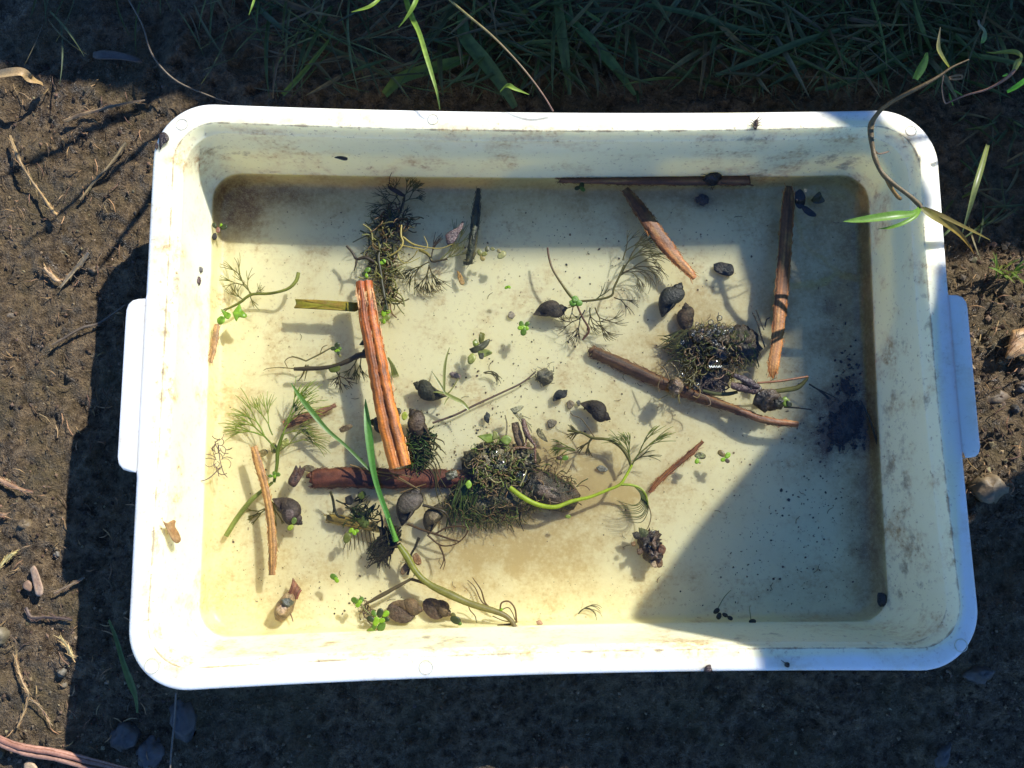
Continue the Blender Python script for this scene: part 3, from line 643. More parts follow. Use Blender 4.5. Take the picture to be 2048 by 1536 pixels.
plant('pale-stemmed feathery plant under the tan torn stem in the lower left', (520, 1000), [
  ('stem', T([(452, 1072, UN, 5), (475, 1035, UN, 5), (500, 1003, UN+.003, 5), (520, 985, UN+.004, 4), (545, 965, zt, 3)], (.36, .42, .10))),
  ('frond', FR((540, 1010, 225, 95, 22, 3, zt-.004, -.006, -16, 1.4, OL), (535, 1015, 205, 75, 22, 2, zt-.004, -.005, -12, 1.3, OL))),
  ('frond', FR((540, 1000, -58, 100, 20, 3, zt-.004, -.006, -16, 1.4, OL), (525, 985, -50, 60, 16, 2, zt-.004, -.004, -10, 1.3, OL)))])
plant('dark matted strand of water weed hanging from the far wall down to the orange stem', (770, 470), [
  ('stem', T([(808, 395, UN+.004, 2), (800, 425, UN+.004, 2.6), (783, 450, zt, 3), (765, 480, zt, 3.4), (757, 515, FL, 4), (762, 550, FL, 4), (768, 590, FL, 4), (775, 620, FL, 3)], (.06, .06, .025), rag=.2)),
  ('frond', FR((800, 405, 120, 60, 40, 3, UN+.006, .001, 20, 1.2, (.14, .14, .04)), (805, 400, 65, 62, 30, 3, UN+.006, .001, -15, 1.2, (.15, .15, .045)), (805, 405, 25, 62, 30, 3, UN+.006, .001, -5, 1.2, (.15, .15, .045)), (798, 410, 165, 70, 26, 3, UN+.006, .001, 10, 1.2, (.14, .14, .04)))),
  ('frond', FR((795, 440, 140, 40, 40, 2, zt, 0, 20, 1.8, DK), (795, 445, 40, 45, 34, 3, zt, 0, -20, 1.8, DK), (785, 450, 95, 40, 34, 2, zt, 0, 0, 1.6, OL))),
  ('hair_tangle', lambda m: (curls(m, 765, 500, 26, 60, 130, zt-.006, FL+.002, [(.14, .14, .05), OL, OL, BR, (.26, .24, .08)], (14, 42), (.9, 1.9)), curls(m, 772, 575, 18, 46, 60, zt-.004, FL+.002, [DK, OL, BR], (14, 45), (.8, 1.8)), curls(m, 790, 440, 32, 30, 60, zt-.004, FL, [BR, DK], (14, 36), (.8, 1.6)))),
  ('twig', T([(693, 492, FL, 2.5), (705, 505, FL, 2.6), (713, 518, FL, 3), (730, 515, FL, 4), (745, 522, FL, 3), (757, 530, FL, 3)], (.06, .045, .025))),
  ('twig', T([(713, 518, FL, 2.4), (712, 528, FL, 2), (708, 542, FL, 1)], (.06, .045, .025)))])
plant('olive feathery fan beside the blackish twig, below the far wall', (865, 525), [
  ('stem', T([(843, 500, zt, 2.2), (858, 512, zt, 2.4), (864, 523, zt, 2.4), (880, 521, zt, 2.2), (895, 518, zt, 2)], (.13, .10, .04))),
  ('frond', FR((880, 520, 40, 100, 18, 3, zt, 0, 6, 1.4, OL), (882, 521, 18, 66, 22, 3, zt, 0, 20, 1.3, OL))),
  ('frond', FR((858, 524, 205, 80, 24, 3, zt, -.003, 25, 1.4, (.19, .17, .05)), (858, 530, 262, 76, 22, 3, zt, -.003, 5, 1.4, (.18, .15, .05)), (858, 532, 290, 60, 22, 3, zt, -.003, 15, 1.3, (.18, .15, .05)))),
  ('frond', FR((863, 515, 82, 56, 14, 2, zt, 0, -12, 1.3, (.09, .06, .03))))])
root = thing('root_tangle', W(840, 500, ZW), 'pale yellow curling rootlets lying over the dark weed strand', 'rootlets', WP); m = MB()
for pts in ([(803, 450, FL+.002, 1.6), (802, 470, FL+.003, 2), (806, 485, FL+.003, 2), (798, 500, FL+.003, 2), (780, 512, FL+.002, 1.6)], [(806, 474, FL+.003, 2.2), (825, 488, FL+.003, 2.2), (850, 494, FL+.003, 1.5), (880, 497, FL+.002, 1.3), (905, 488, FL+.002, .8)], [(800, 490, FL+.003, 1.3), (830, 496, FL+.003, 1.5), (850, 499, FL+.003, 1.3), (855, 490, FL+.003, 1), (848, 472, FL+.002, .7)], [(795, 505, FL, 1.3), (800, 520, FL, 1.2), (815, 526, FL, 1), (840, 515, FL, .8)], [(838, 500, zt, 3), (855, 508, zt, 3), (863, 521, zt, 2)], [(768, 532, zt, 1.2), (800, 530, zt, 1.2), (825, 515, zt, 1), (835, 500, zt, 1)]):
    tube(m, pts, jit((.44, .36, .09)), n=18)
m.build('rootlet', M_PLANT, root)
plant('brown and green feathery plant in mid tray with one arching plume at its right', (1150, 605), [
  ('stem', T([(1095, 495, FL, 2), (1098, 515, FL, 2.2), (1106, 540, FL, 2.2), (1125, 570, FL, 2.6), (1140, 590, FL, 3.4), (1152, 603, FL, 3)], (.14, .06, .03), col2=(.17, .18, .03))),
  ('stem', T([(1150, 603, zt, 2.4), (1190, 600, zt, 2.4), (1222, 592, zt, 2.4), (1228, 575, zt, 2.2), (1240, 550, zt, 2.2), (1248, 530, zt, 2)], (.20, .18, .05))),
  ('frond', FR((1240, 552, 62, 140, 18, 3, zt, .001, -28, 1.6, (.19, .17, .05)), (1242, 550, 35, 110, 22, 3, zt, .001, -42, 1.5, (.18, .15, .05)), (1246, 520, 78, 80, 26, 3, zt, .001, -22, 1.3, (.19, .17, .05)), (1245, 545, 10, 70, 24, 3, zt, .001, -48, 1.3, (.18, .15, .05)))),
  ('frond', FR((1160, 608, 190, 60, 40, 3, zt, -.002, 45, 1.3, (.17, .13, .05)), (1180, 615, 265, 70, 30, 3, zt, -.002, 30, 1.3, (.17, .14, .05)), (1190, 615, 290, 90, 26, 3, zt, -.002, 30, 1.4, (.17, .14, .05)), (1170, 620, 240, 80, 30, 3, zt, -.002, -20, 1.3, (.08, .06, .03)))),
  ('frond', FR((1190, 600, 35, 48, 14, 2, zt, 0, 20, 1.3, (.15, .16, .04)), (1228, 595, -20, 60, 25, 2, zt, 0, -20, 1.3, (.10, .08, .03)))),
  ('stem', T([(1152, 606, zt, 2), (1165, 635, zt, 2), (1178, 660, zt, 2.4), (1165, 680, zt, 2)], (.20, .09, .05))),
  *[('leaflet', lambda m, x=x, y=y: flake(m, [(x-7, y-3), (x, y-7), (x+7, y-2), (x+5, y+5), (x-4, y+6)], FL, (.14, .30, .03))) for x, y in ((1150, 598), (1145, 606), (1158, 606))]])
plant('bright yellow-green stem looping right of the central clump, with fine forked fans', (1230, 970), [
  ('stem', T([(1020, 975, FL, 4.5), (1045, 994, FL+.001, 5), (1075, 1009, FL+.001, 4.6), (1110, 1014, FL+.001, 4.2), (1145, 1002, FL, 3.8), (1180, 994, FL, 3.2), (1215, 980, FL, 3), (1240, 969, FL, 3), (1253, 950, FL, 2.8), (1264, 930, FL, 2.6)], (.36, .46, .03), n=40)),
  ('stem', T([(1135, 861, zt, 2.2), (1165, 866, zt, 2.4), (1185, 876, zt, 2.8), (1215, 879, zt, 2.8), (1240, 893, zt, 3.2), (1256, 915, zt, 3.2), (1262, 932, zt, 2.6)], (.20, .19, .04))),
  ('frond', FR((1264, 930, 62, 105, 16, 3, zt, .001, -14, 1.5, (.24, .28, .05)), (1262, 928, 100, 85, 18, 3, zt, .001, 26, 1.4, (.24, .28, .05)), (1266, 925, 45, 70, 18, 2, zt, .001, -16, 1.3, (.13, .13, .03)))),
  ('frond', FR((1185, 876, 225, 45, 28, 2, zt, 0, 10, 2.2, (.13, .11, .03)), (1165, 866, 165, 36, 30, 2, zt, 0, 8, 2.0, (.13, .11, .03)), (1160, 865, 195, 30, 30, 1, zt, 0, 8, 2.0, (.13, .11, .03)))),
  ('stem', T([(1240, 969, FL, 2.6), (1262, 970, FL, 2.6), (1280, 976, FL, 2.2), (1292, 990, FL, 1.8), (1296, 1010, zt, 1.4)], (.30, .38, .04))),
  ('frond', lambda m: [tube(m, [(1268+k*2.2, 972+k*1.4, zt, .9), (1280+k*1.7, 986+k*2.2, zt, .9), (1281+k*1.6, 1002+k*2.4, zt, .8), (1266+k*1.9, 1010+k*3.6+R.uniform(-2, 2), zt, .7), (1236+R.uniform(-6, 10)+max(0, k-5)*6, 1004+k*4.6+R.uniform(-3, 3), zt, .4)], jit((.16, .20, .05), .35), sides=4, n=14) for k in range(10)]),
  ('frond', FR((1150, 900, 150, 60, 20, 3, zt, -.002, 30, 1.2, (.24, .30, .05)), (1150, 901, 172, 56, 20, 3, zt, -.002, 20, 1.2, (.24, .30, .05)))),
  *[('rootlet', lambda m, p=p: tube(m, p, (.24, .17, .07), n=16)) for p in ([(1190, 876, zt, 1.2), (1165, 840, zt, 1.1), (1145, 830, zt, 1), (1140, 822, zt, .6)], [(1070, 930, zt, 1.1), (1110, 915, zt, 1), (1160, 903, zt, .8)], [(1293, 1000, zt, 1), (1302, 1030, zt, 1), (1296, 1055, zt, .8), (1288, 1062, zt, .6)])]])
plant('dark green mossy weed tuft with stiff hairs behind the lower end of the orange stem', (838, 890), [
  ('moss', lambda m: (curls(m, 838, 895, 28, 38, 300, ZF+.001, zt, [(.07, .13, .025), (.09, .17, .03), DK], (10, 28), (.8, 1.6)))),
  ('hair', lambda m: [tube(m, [(848, 872+k*9, zt, 1.5), (868, 876+k*12, zt, 1.4), (885-k*2, 882+k*17, zt, 1.2), (898+R.uniform(-10, 10)-k*3, 890+k*20+R.uniform(-6, 6), zt, .6)], jit((.16, .14, .045), .3), sides=4) for k in range(7)])])
plant('bristly black root tuft where the long olive stalk begins', (770, 1085), [
  ('bristles', lambda m: [tube(m, [(790+R.uniform(-22, 14), 1075+R.uniform(-25, 22), zt+R.uniform(-.004, .003), 1.8), (772+R.uniform(-22, 14), 1090+R.uniform(-14, 20), zt, 1.5), (748+R.uniform(-16, 34), 1108+R.uniform(-26, 30), zt-.001, .6)], jit((.07, .06, .03), .5), sides=4, n=6) for _ in range(130)]),
  ('twig', T([(762, 1030, zt, 2), (765, 1048, zt, 2.4), (762, 1075, zt, 2.6), (775, 1095, zt, 3)], (.05, .04, .02))),
  ('frond', FR((763, 1040, 205, 30, 40, 2, zt, 0, 0, 1.4, DK), (765, 1035, 130, 22, 40, 1, zt, 0, 0, 1.4, DK)))])
plant('thin brown forked branches spreading right of the bristly root tuft', (870, 1075), [
  ('branch', T([(815, 1048, zt, 2), (845, 1060, zt, 2.2), (870, 1068, zt, 2), (900, 1078, zt, 1.8), (918, 1083, zt, 1.4)], BR)),
  ('branch', T([(870, 1068, zt, 1.8), (895, 1055, zt, 1.8), (925, 1053, zt, 1.6), (937, 1058, zt, 1.5), (925, 1078, zt, 1.3), (905, 1090, zt, 1.2), (880, 1090, zt, 1.6), (855, 1070, zt, 2)], BR, n=30)),
  ('branch', T([(878, 1089, zt, 2), (886, 1108, zt, 1.6), (887, 1122, zt, 1.2), (880, 1138, zt, .8)], BR)),
  ('branch', T([(887, 1110, zt, 1.4), (890, 1125, zt, 1), (886, 1140, zt, .6)], BR)),
  ('branch', T([(845, 1010, FL, 3), (868, 1016, FL, 2.6), (890, 1025, FL, 2.4), (900, 1045, zt, 2), (905, 1062, zt, 1)], (.05, .04, .02))),
  ('branch', T([(838, 1075, zt, 3), (830, 1095, zt, 2.4), (822, 1110, zt, 2.2), (820, 1130, zt, 2), (815, 1150, zt, 2.6)], (.07, .06, .03)))])
plant('arched olive stalk ending in a rooty foot at the near wall', (900, 1180), [
  ('stem', T([(798, 1090, FL, 5), (815, 1115, FL, 7), (833, 1145, FL, 6), (858, 1168, FL, 6), (895, 1187, FL, 8), (940, 1207, FL, 6.5), (985, 1221, FL, 6), (1012, 1232, FL, 5), (1028, 1250, FL, 4.5), (1030, 1272, FL+.001, 4)], (.22, .24, .03), col2=(.20, .15, .06), n=50, rag=.05, stripe=.25)),
  ('twig', T([(728, 1210, UN+.004, 1.4), (755, 1195, zt, 4), (790, 1176, zt, 3.4), (822, 1158, zt, 3)], (.20, .155, .08), rag=.08)),
  ('twig', T([(822, 1158, zt, 3), (845, 1165, zt, 3), (862, 1172, zt, 3.4)], (.22, .16, .06))),
  ('sheath', T([(800, 1122, FL, 1.6), (820, 1128, FL, 1.6), (830, 1143, FL, 1.4), (826, 1156, FL, 1.2)], (.40, .36, .17))),
  ('root', lambda m: [tube(m, p, jit((.20, .13, .05)), n=16) for p in ([(1000, 1222, FL, 1.6), (1003, 1206, FL+.002, 1.6), (1018, 1203, FL+.003, 1.6), (1030, 1218, FL+.002, 1.6), (1033, 1245, FL, 2)], [(1030, 1250, FL, 2), (1042, 1262, FL, 1.6), (1038, 1275, FL, 1.4), (1025, 1268, FL, 1.2)], [(1032, 1272, FL+.001, 3), (1020, 1278, FL+.002, 3), (1004, 1281, FL+.003, 1.4)], [(1028, 1275, FL+.002, 2), (1010, 1287, FL+.004, 1), (990, 1291, FL+.005, .6)], [(985, 1219, UN, 1.4), (970, 1205, UN, 1.6), (962, 1180, UN, 1.4), (945, 1155, UN, .8)], [(992, 1225, UN, 1.4), (965, 1205, UN, 1.4), (950, 1175, UN, 1), (935, 1160, UN, .7)], [(935, 1205, UN+.004, 1), (940, 1220, UN, 1), (950, 1232, UN, 1), (953, 1245, UN, .6)], [(985, 1232, UN, 1), (1010, 1242, UN, 1), (1050, 1247, UN, 1), (1078, 1260, UN, .7)], [(995, 1225, FL, 1.2), (1015, 1215, FL, 1), (1025, 1226, FL, .9), (1030, 1240, FL, .9)], [(995, 1252, zt, 3), (1015, 1250, zt, 3), (1028, 1246, zt, 2)])])])
plant('grey-brown stem with pale thread roots joining the orange stem from the left', (660, 735), [
  ('stem', T([(588, 738, zt, 4), (620, 737, zt, 4.6), (660, 734, zt, 4.4), (695, 722, zt, 5), (715, 712, zt, 6), (738, 708, zt, 8)], (.13, .10, .05), rag=.12, n=24)),
  ('root', lambda m: [tube(m, p, jit((.32, .26, .10)), n=16) for p in ([(612, 722, zt, 1), (585, 714, zt, 1), (570, 722, zt, 1), (575, 735, zt, .7)], [(595, 738, UN, 1.2), (560, 735, UN, 1), (535, 737, UN, .8), (527, 741, UN, .6)], [(612, 722, zt, 1.4), (640, 708, zt, 1.6), (660, 697, zt, 1.4), (675, 692, zt, 1)], [(612, 722, zt, 1.4), (598, 716, zt, 1.2), (583, 712, zt, .7)], [(612, 730, zt, 2), (605, 750, UN, 1.6), (596, 762, UN, .8)], [(616, 730, zt, 1.6), (612, 748, UN, 1.2), (609, 762, UN, .6)], [(640, 708, zt, 1), (645, 695, zt, 1), (655, 690, zt, .8)])]),
  ('frond', FR((715, 715, 245, 56, 26, 3, zt, -.004, 0, 1.3, (.17, .17, .05)), (722, 715, 265, 56, 22, 2, zt, -.004, 5, 1.2, (.17, .17, .05)), (672, 742, 300, 48, 32, 3, zt, -.004, 5, 1.4, (.10, .07, .03)), (680, 745, 250, 40, 30, 2, zt, -.003, 5, 1.3, (.12, .09, .03)))),
  *[('leaf', lambda m, o=o, c=c: flake(m, o, zt, c)) for o, c in (([(655, 735), (668, 727), (680, 732), (678, 742), (662, 745)], (.22, .26, .04)), ([(718, 690), (730, 672), (738, 660), (742, 680), (732, 690)], (.06, .08, .02)), ([(724, 702), (735, 690), (742, 700), (736, 712)], (.05, .06, .02)))]])
plant('pale green fine brush of leaf threads right of the orange stem', (785, 735), [('frond', lambda m: [tube(m, [(776, 715, UN, 1.6), (784+k*.9, 733, UN, 1.4), (788+k*2, 756-k*.6, UN, .6)], jit((.26, .30, .07)), sides=4) for k in range(-2, 6)])], 'leaf_brush')
for lab, at, specs in (('curved sprig of fine threads lying on the floor near the near wall', (1180, 1205), [(1157, 1228, 62, 60, 18, 2, UN, 0, -60, 1, (.13, .12, .05)), (1160, 1224, 45, 56, 16, 1, UN, 0, -70, 1, (.13, .12, .05))]),
                       ('short combed sprig lying on the floor below the olive leaf cluster', (990, 740), [(967, 746, 25, 54, 14, 2, UN, 0, -60, 1.3, (.15, .14, .06)), (969, 747, 10, 46, 12, 1, UN, 0, -50, 1.2, (.15, .14, .06))]),
                       ('dark thin thread bent at the edge of the shade right of the wet debris', (1650, 790), [(1618, 768, -30, 62, 8, 1, zt, 0, -12, 1.7, (.03, .03, .015)), (1568, 814, -3, 58, 4, 0, zt, 0, 2, 1.8, (.03, .03, .015))])):
    plant(lab, at, [('frond', FR(*specs))], 'leaf_sprig')
root = thing('root_tangle', W(425, 920, ZW), 'purplish hair-thin root tangle trailing on the left wall', 'rootlets', WP); m = MB()
curls(m, 437, 905, 14, 34, 24, FL-.001, FL+.001, [(.22, .13, .11), (.16, .09, .08)], (12, 34), (.5, .9))
for pts in ([(437, 890, FL, 1), (440, 920, FL, .9), (447, 945, FL, .9), (455, 955, FL, .6)], [(440, 935, FL, .9), (420, 955, FL+.002, .9), (400, 962, FL+.004, .9), (391, 952, FL+.005, .8), (397, 946, FL+.005, .6)]): tube(m, pts, (.17, .11, .10), sides=4, n=16)
m.build('rootlet', M_PLANT, root)
root = thing('root_tangle', W(738, 1225, ZF), 'knot of pale curled worm-like rootlets beside the duckweed at the near wall', 'rootlets', WP); m = MB()
curls(m, 735, 1226, 18, 14, 26, UN-.002, UN+.001, [(.34, .27, .15), (.28, .2, .12)], (10, 26), (.8, 1.2)); m.build('rootlet', M_PLANT, root)

# ------------------------------------------------------------------ the two big weed clumps with bubbles
def bubbles(root, lst):
    for x, y, r, z in lst:
        m = MB(); sphere(m, W(x, y, z), r*S(z), (1, 1, 1)); m.build('bubble', M_BUBBLE, root)
root = thing('weed_clump', W(1010, 960, ZF), 'big mossy brown-green weed clump with bubbles in the middle of the tray', 'weed clump')
m = MB(); G1, G2, B1 = (.16, .21, .05), (.22, .28, .06), (.30, .20, .09)
for x, y, rx, ry, h in ((990, 930, 48, 44, .016), (960, 925, 34, 30, .012), (1045, 920, 34, 30, .012), (1000, 985, 70, 40, .010), (960, 1000, 55, 35, .008)):
    blob(m, x, y, UN-.002, rx, ry, h*.6, (.06, .065, .025), rough=.5, col2=(.13, .10, .045), nu=30, nv=20, fr=7)
m.build('moss_mound', M_DEBRIS, root)
m = MB(); blob(m, 1090, 980, UN-.003, 68, 36, .008, (.03, .033, .015), ang=-22, rough=.22, col2=(.10, .065, .035), nu=30, nv=18, fr=3); m.build('slimy_lump', M_DEBRIS, root)
m = MB(); curls(m, 990, 935, 50, 48, 520, zt-.005, FL+.003, [G1, G2, B1, (.34, .25, .13), (.17, .14, .06)], (6, 22), (.5, 1.2)); curls(m, 1065, 975, 90, 42, 420, zt-.006, zt+.001, [G1, B1, (.28, .21, .12)], (8, 30), (.5, 1)); curls(m, 960, 1010, 64, 38, 260, UN, zt, [G1, (.20, .20, .07), B1], (10, 30), (.6, 1.2)); m.build('moss_thread', M_PLANT, root)
m = MB()
for k in range(46):
    x = 925 + R.uniform(-14, 40); y = 965 + R.uniform(-10, 20); q = R.uniform(-.5, 1)
    tube(m, [(x, y, zt, 1.3), (x-8+q*8, y+26, zt, 1.3), (x-12+q*26, y+52, zt-.002, 1.1), (x-14+q*50+R.uniform(-6, 6), y+76+R.uniform(-10, 14), zt-.004, .6)], jit(R.choice([(.12, .20, .03), (.10, .11, .035), (.16, .24, .05)]), .3), sides=4)
for k in range(14):
    x = 960 + k*6 + R.uniform(-4, 4); y = 1020 + R.uniform(-12, 6)
    tube(m, [(x, y, zt-.004, 1.4), (x+R.uniform(-6, 2), y+18, zt-.004, 1.3), (x+R.uniform(-4, 14), y+38, zt-.005, .7)], jit(DK, .4), sides=4)
m.build('strand', M_PLANT, root)
for o, c in (([(954, 872), (972, 868), (985, 868), (988, 880), (975, 886)], (.24, .32, .05)), ([(985, 880), (986, 864), (994, 864), (998, 876)], (.26, .27, .07)), ([(998, 880), (1012, 870), (1024, 878), (1014, 890)], (.22, .30, .05)), ([(930, 968), (938, 960), (944, 970), (936, 978)], (.25, .42, .04))): m = MB(); flake(m, o, FL, c, col2=tuple(x*.8 for x in c)); m.build('leaflet', M_LEAF, root)
m = MB()
for p, c in (([(1046, 838, FL, 4), (1052, 862, FL+.001, 6), (1062, 880, FL+.001, 4), (1070, 890, FL+.002, 2.5)], (.09, .05, .03)), ([(1070, 890, FL+.002, 2.5), (1070, 905, FL+.001, 2.5), (1071, 925, FL, 2)], (.12, .06, .03)), ([(1068, 898, FL+.001, 2), (1045, 895, FL+.001, 2.2), (1030, 897, FL, 4), (1022, 904, FL, 4)], (.13, .07, .03)), ([(1052, 868, FL, 2), (1052, 885, FL, 2), (1047, 900, FL, 3)], (.11, .06, .03)), ([(1030, 845, zt, 7), (1034, 865, zt, 9), (1040, 885, zt, 8), (1045, 900, zt, 3)], (.20, .13, .07)), ([(1015, 905, FL, 1.3), (1012, 880, FL, 1.6), (1014, 850, FL, 1.6), (1010, 830, FL, 1)], (.12, .10, .04))): tube(m, p, c, rag=.08, flat=.6)
for k in range(10): tube(m, [(1025+R.uniform(0, 8), 825, FL, 1.1), (1040+R.uniform(-6, 10), 830+k*1.5, FL, 1.1), (1056+R.uniform(-8, 8), 838+k*4, FL-.001, .6)], jit((.17, .15, .06)), sides=4)
flake(m, [(1020, 818), (1035, 812), (1048, 812), (1040, 822), (1028, 826)], FL, (.17, .16, .07))
m.build('dead_stalk', M_DEBRIS, root)
m = MB()
for p in ([(1024, 900, FL+.002, .8), (1025, 915, FL+.004, .9), (1021, 932, FL+.003, .7)], [(970, 935, FL+.002, 1.2), (976, 952, FL+.002, 1.2), (992, 965, FL+.002, 1.2), (1005, 962, FL+.002, .9)], [(1040, 972, FL, 1.6), (1048, 955, FL+.001, 1.6), (1053, 940, FL, 1)]): m = MB(); tube(m, p, (.42, .38, .16), n=14); m.build('rootlet', M_PLANT, root)
bubbles(root, [(1000, 932, 26, ZW-.003), (990, 908, 13, ZW+.001), (1042, 955, 20, ZW-.003), (978, 930, 6, ZW+.002), (955, 942, 4, ZW+.002), (1005, 919, 5, ZW+.003), (1038, 946, 4, ZW+.002), (1036, 952, 3, ZW+.002), (1066, 910, 4, ZW+.001)])
root = thing('weed_clump', W(1430, 700, ZF), 'frothy dark weed clump covered with glinting bubbles beside the orange upright strip', 'weed clump')
m = MB()
for x, y, rx, ry, h in ((1420, 690, 52, 34, .014), (1425, 740, 40, 34, .012), (1390, 690, 36, 30, .008), (1480, 690, 36, 40, .008), (1405, 765, 26, 22, .008)): blob(m, x, y, UN-.002, rx, ry, h*.6, (.03, .03, .018), rough=.5, col2=(.10, .07, .04), nu=30, nv=20, fr=7)
m.build('moss_mound', M_DEBRIS, root)
m = MB()
for k in range(60):
    x, y = 1478 + R.uniform(-14, 14), 668 + R.uniform(-8, 10); tube(m, [(x, y, zt-.002, 1.2), (x+10+R.uniform(-6, 8), y+22, zt-.003, 1.2), (x+18+R.uniform(-14, 14), y+50+R.uniform(-10, 12), zt-.004, .6)], jit(R.choice([(.16, .18, .045), (.11, .11, .04), (.22, .24, .06)]), .3), sides=4)
for k in range(60):
    x, y = 1372 + R.uniform(-18, 10), 668 + R.uniform(-10, 20); tube(m, [(x, y, zt-.002, 1.2), (x-16+R.uniform(-6, 8), y+12+R.uniform(-8, 10), zt-.003, 1.1), (x-34+R.uniform(-14, 14), y+28+R.uniform(-22, 14), zt-.005, .5)], jit(R.choice([(.20, .20, .06), (.14, .14, .05), (.26, .25, .09)]), .3), sides=4)
m.build('strand', M_PLANT, root)
m = MB(); curls(m, 1425, 705, 60, 50, 460, zt-.006, FL+.003, [(.10, .10, .05), (.19, .14, .07), (.32, .22, .12), (.18, .20, .06)], (7, 22), (.6, 1.3)); m.build('moss_thread', M_PLANT, root)
m = MB()
for p in ([(1505, 625, zt, 1.6), (1515, 645, zt, 1.8), (1522, 670, zt, 2), (1530, 695, zt, 1.4)], [(1512, 620, zt, 1.3), (1520, 640, zt, 1.4), (1528, 660, zt, 1.2)], [(1437, 625, FL, .8), (1435, 645, FL, .9)], [(1325, 738, zt, 1.2), (1332, 728, zt, 1.4), (1352, 723, zt, 1.4), (1370, 740, zt, 1.2)], [(1540, 635, zt, 1.2), (1533, 640, zt, 1.3), (1530, 655, zt, 1.2)]): tube(m, p, (.05, .04, .02))
for k in range(12):
    a = R.uniform(-.3, 1.4); tube(m, [(1415+R.uniform(-14, 22), 752, zt, 3), (1420+R.uniform(-20, 40), 775, zt, 2), (1415+R.uniform(-10, 40), 790-8*R.random(), zt, .5)], jit((.07, .045, .03), .3), sides=5)
m.build('dead_leaf', M_DEBRIS, root)
lst = [(1437, 705, 30, ZW-.004), (1428, 728, 17, ZW), (1395, 678, 12, ZW)]
for k in range(42): lst.append((1428 + R.gauss(0, 22), 663 + R.gauss(0, 12), R.uniform(2.6, 6.5), ZW+R.uniform(.002, .006)))
bubbles(root, lst)
m = MB()
for k in range(5): tube(m, [(1418+k*5, 731+(k % 2), ZW+.006, .9), (1420.5+k*5, 735, ZW+.006, .9), (1423+k*5, 731+(k % 2), ZW+.006, .9)], (.75, .75, .6), sides=5, n=8)
m.build('shell_edge', M_SHELL, root)
root = thing('root_tangle', W(1345, 775, ZW), 'pale curled root hairs and a small brown knot clinging on the long tapering stem', 'rootlets', WP); m = MB()
blob(m, 1348, 776, FL, 14, 18, .006, (.09, .055, .03), rough=.6, col2=(.17, .12, .06)); curls(m, 1375, 750, 24, 16, 26, FL, FL+.004, [(.09, .08, .035), (.15, .12, .04)], (12, 30), (.7, 1.4))
m.build('knot', M_DEBRIS, root); m = MB()
for p in ([(1340, 762, FL+.005, 1.3), (1330, 740, FL+.005, 1.5), (1316, 728, FL+.003, .8)], [(1325, 750, FL+.004, 1), (1316, 772, FL+.003, 1), (1320, 785, FL+.002, .7)], [(1388, 768, FL+.003, 1.2), (1400, 780, FL+.003, 1.3), (1396, 795, FL+.003, 1.2), (1386, 792, FL+.003, .8)], [(1400, 787, FL+.003, 1), (1416, 795, FL+.003, 1.1), (1421, 808, FL+.003, 1.1), (1412, 813, FL+.003, .7)], [(1358, 780, FL+.004, 2), (1357, 795, FL+.004, 1.8), (1360, 808, FL+.003, .8)], [(1335, 790, FL, 1), (1325, 795, FL, 1), (1318, 800, FL, .6)]): tube(m, p, jit((.33, .24, .10), .5), n=14)
m.build('rootlet', M_PLANT, root); bubbles(root, [(1362, 750, 8, ZW+.002), (1392, 772, 9, ZW+.001), (1398, 775, 3, ZW+.004)])

def haze_hair(m, cx, cy, rx, ry, n, cols, z0=UN-.003, z1=UN+.004):
    for _ in range(n):
        a = R.uniform(0, 6.283); q = R.uniform(.55, 1.0); x, y = cx+rx*q*math.cos(a), cy+ry*q*math.sin(a); l = R.uniform(8, 26); d = math.atan2(math.sin(a)*ry, math.cos(a)*rx) + R.choice((-1, 1))*R.uniform(.3, 1.9); z = R.uniform(z0, z1)
        k = R.uniform(-1.4, 1.4); x2, y2 = x+math.cos(d)*l*.5, y+math.sin(d)*l*.5
        tube(m, [(x, y, z, .6), (x2, y2, z, .5), (x2+math.cos(d+k)*l*.5, y2+math.sin(d+k)*l*.5, z-.001, .3)], jit(R.choice(cols), .3), sides=4, n=5)
for nm, cx, cy, rx, ry, n in (('weed_clump', 1000, 950, 66, 62, 420), ('weed_clump', 985, 1005, 100, 44, 380), ('weed_clump.001', 1430, 705, 78, 58, 520), ('water_plant.003', 770, 490, 36, 90, 220)):
    m = MB(); haze_hair(m, cx, cy, rx, ry, n, [(.42, .36, .15), (.32, .31, .10), (.46, .36, .20), (.24, .27, .08)]); m.build('soft_hair', M_PLANT, bpy.data.objects[nm])

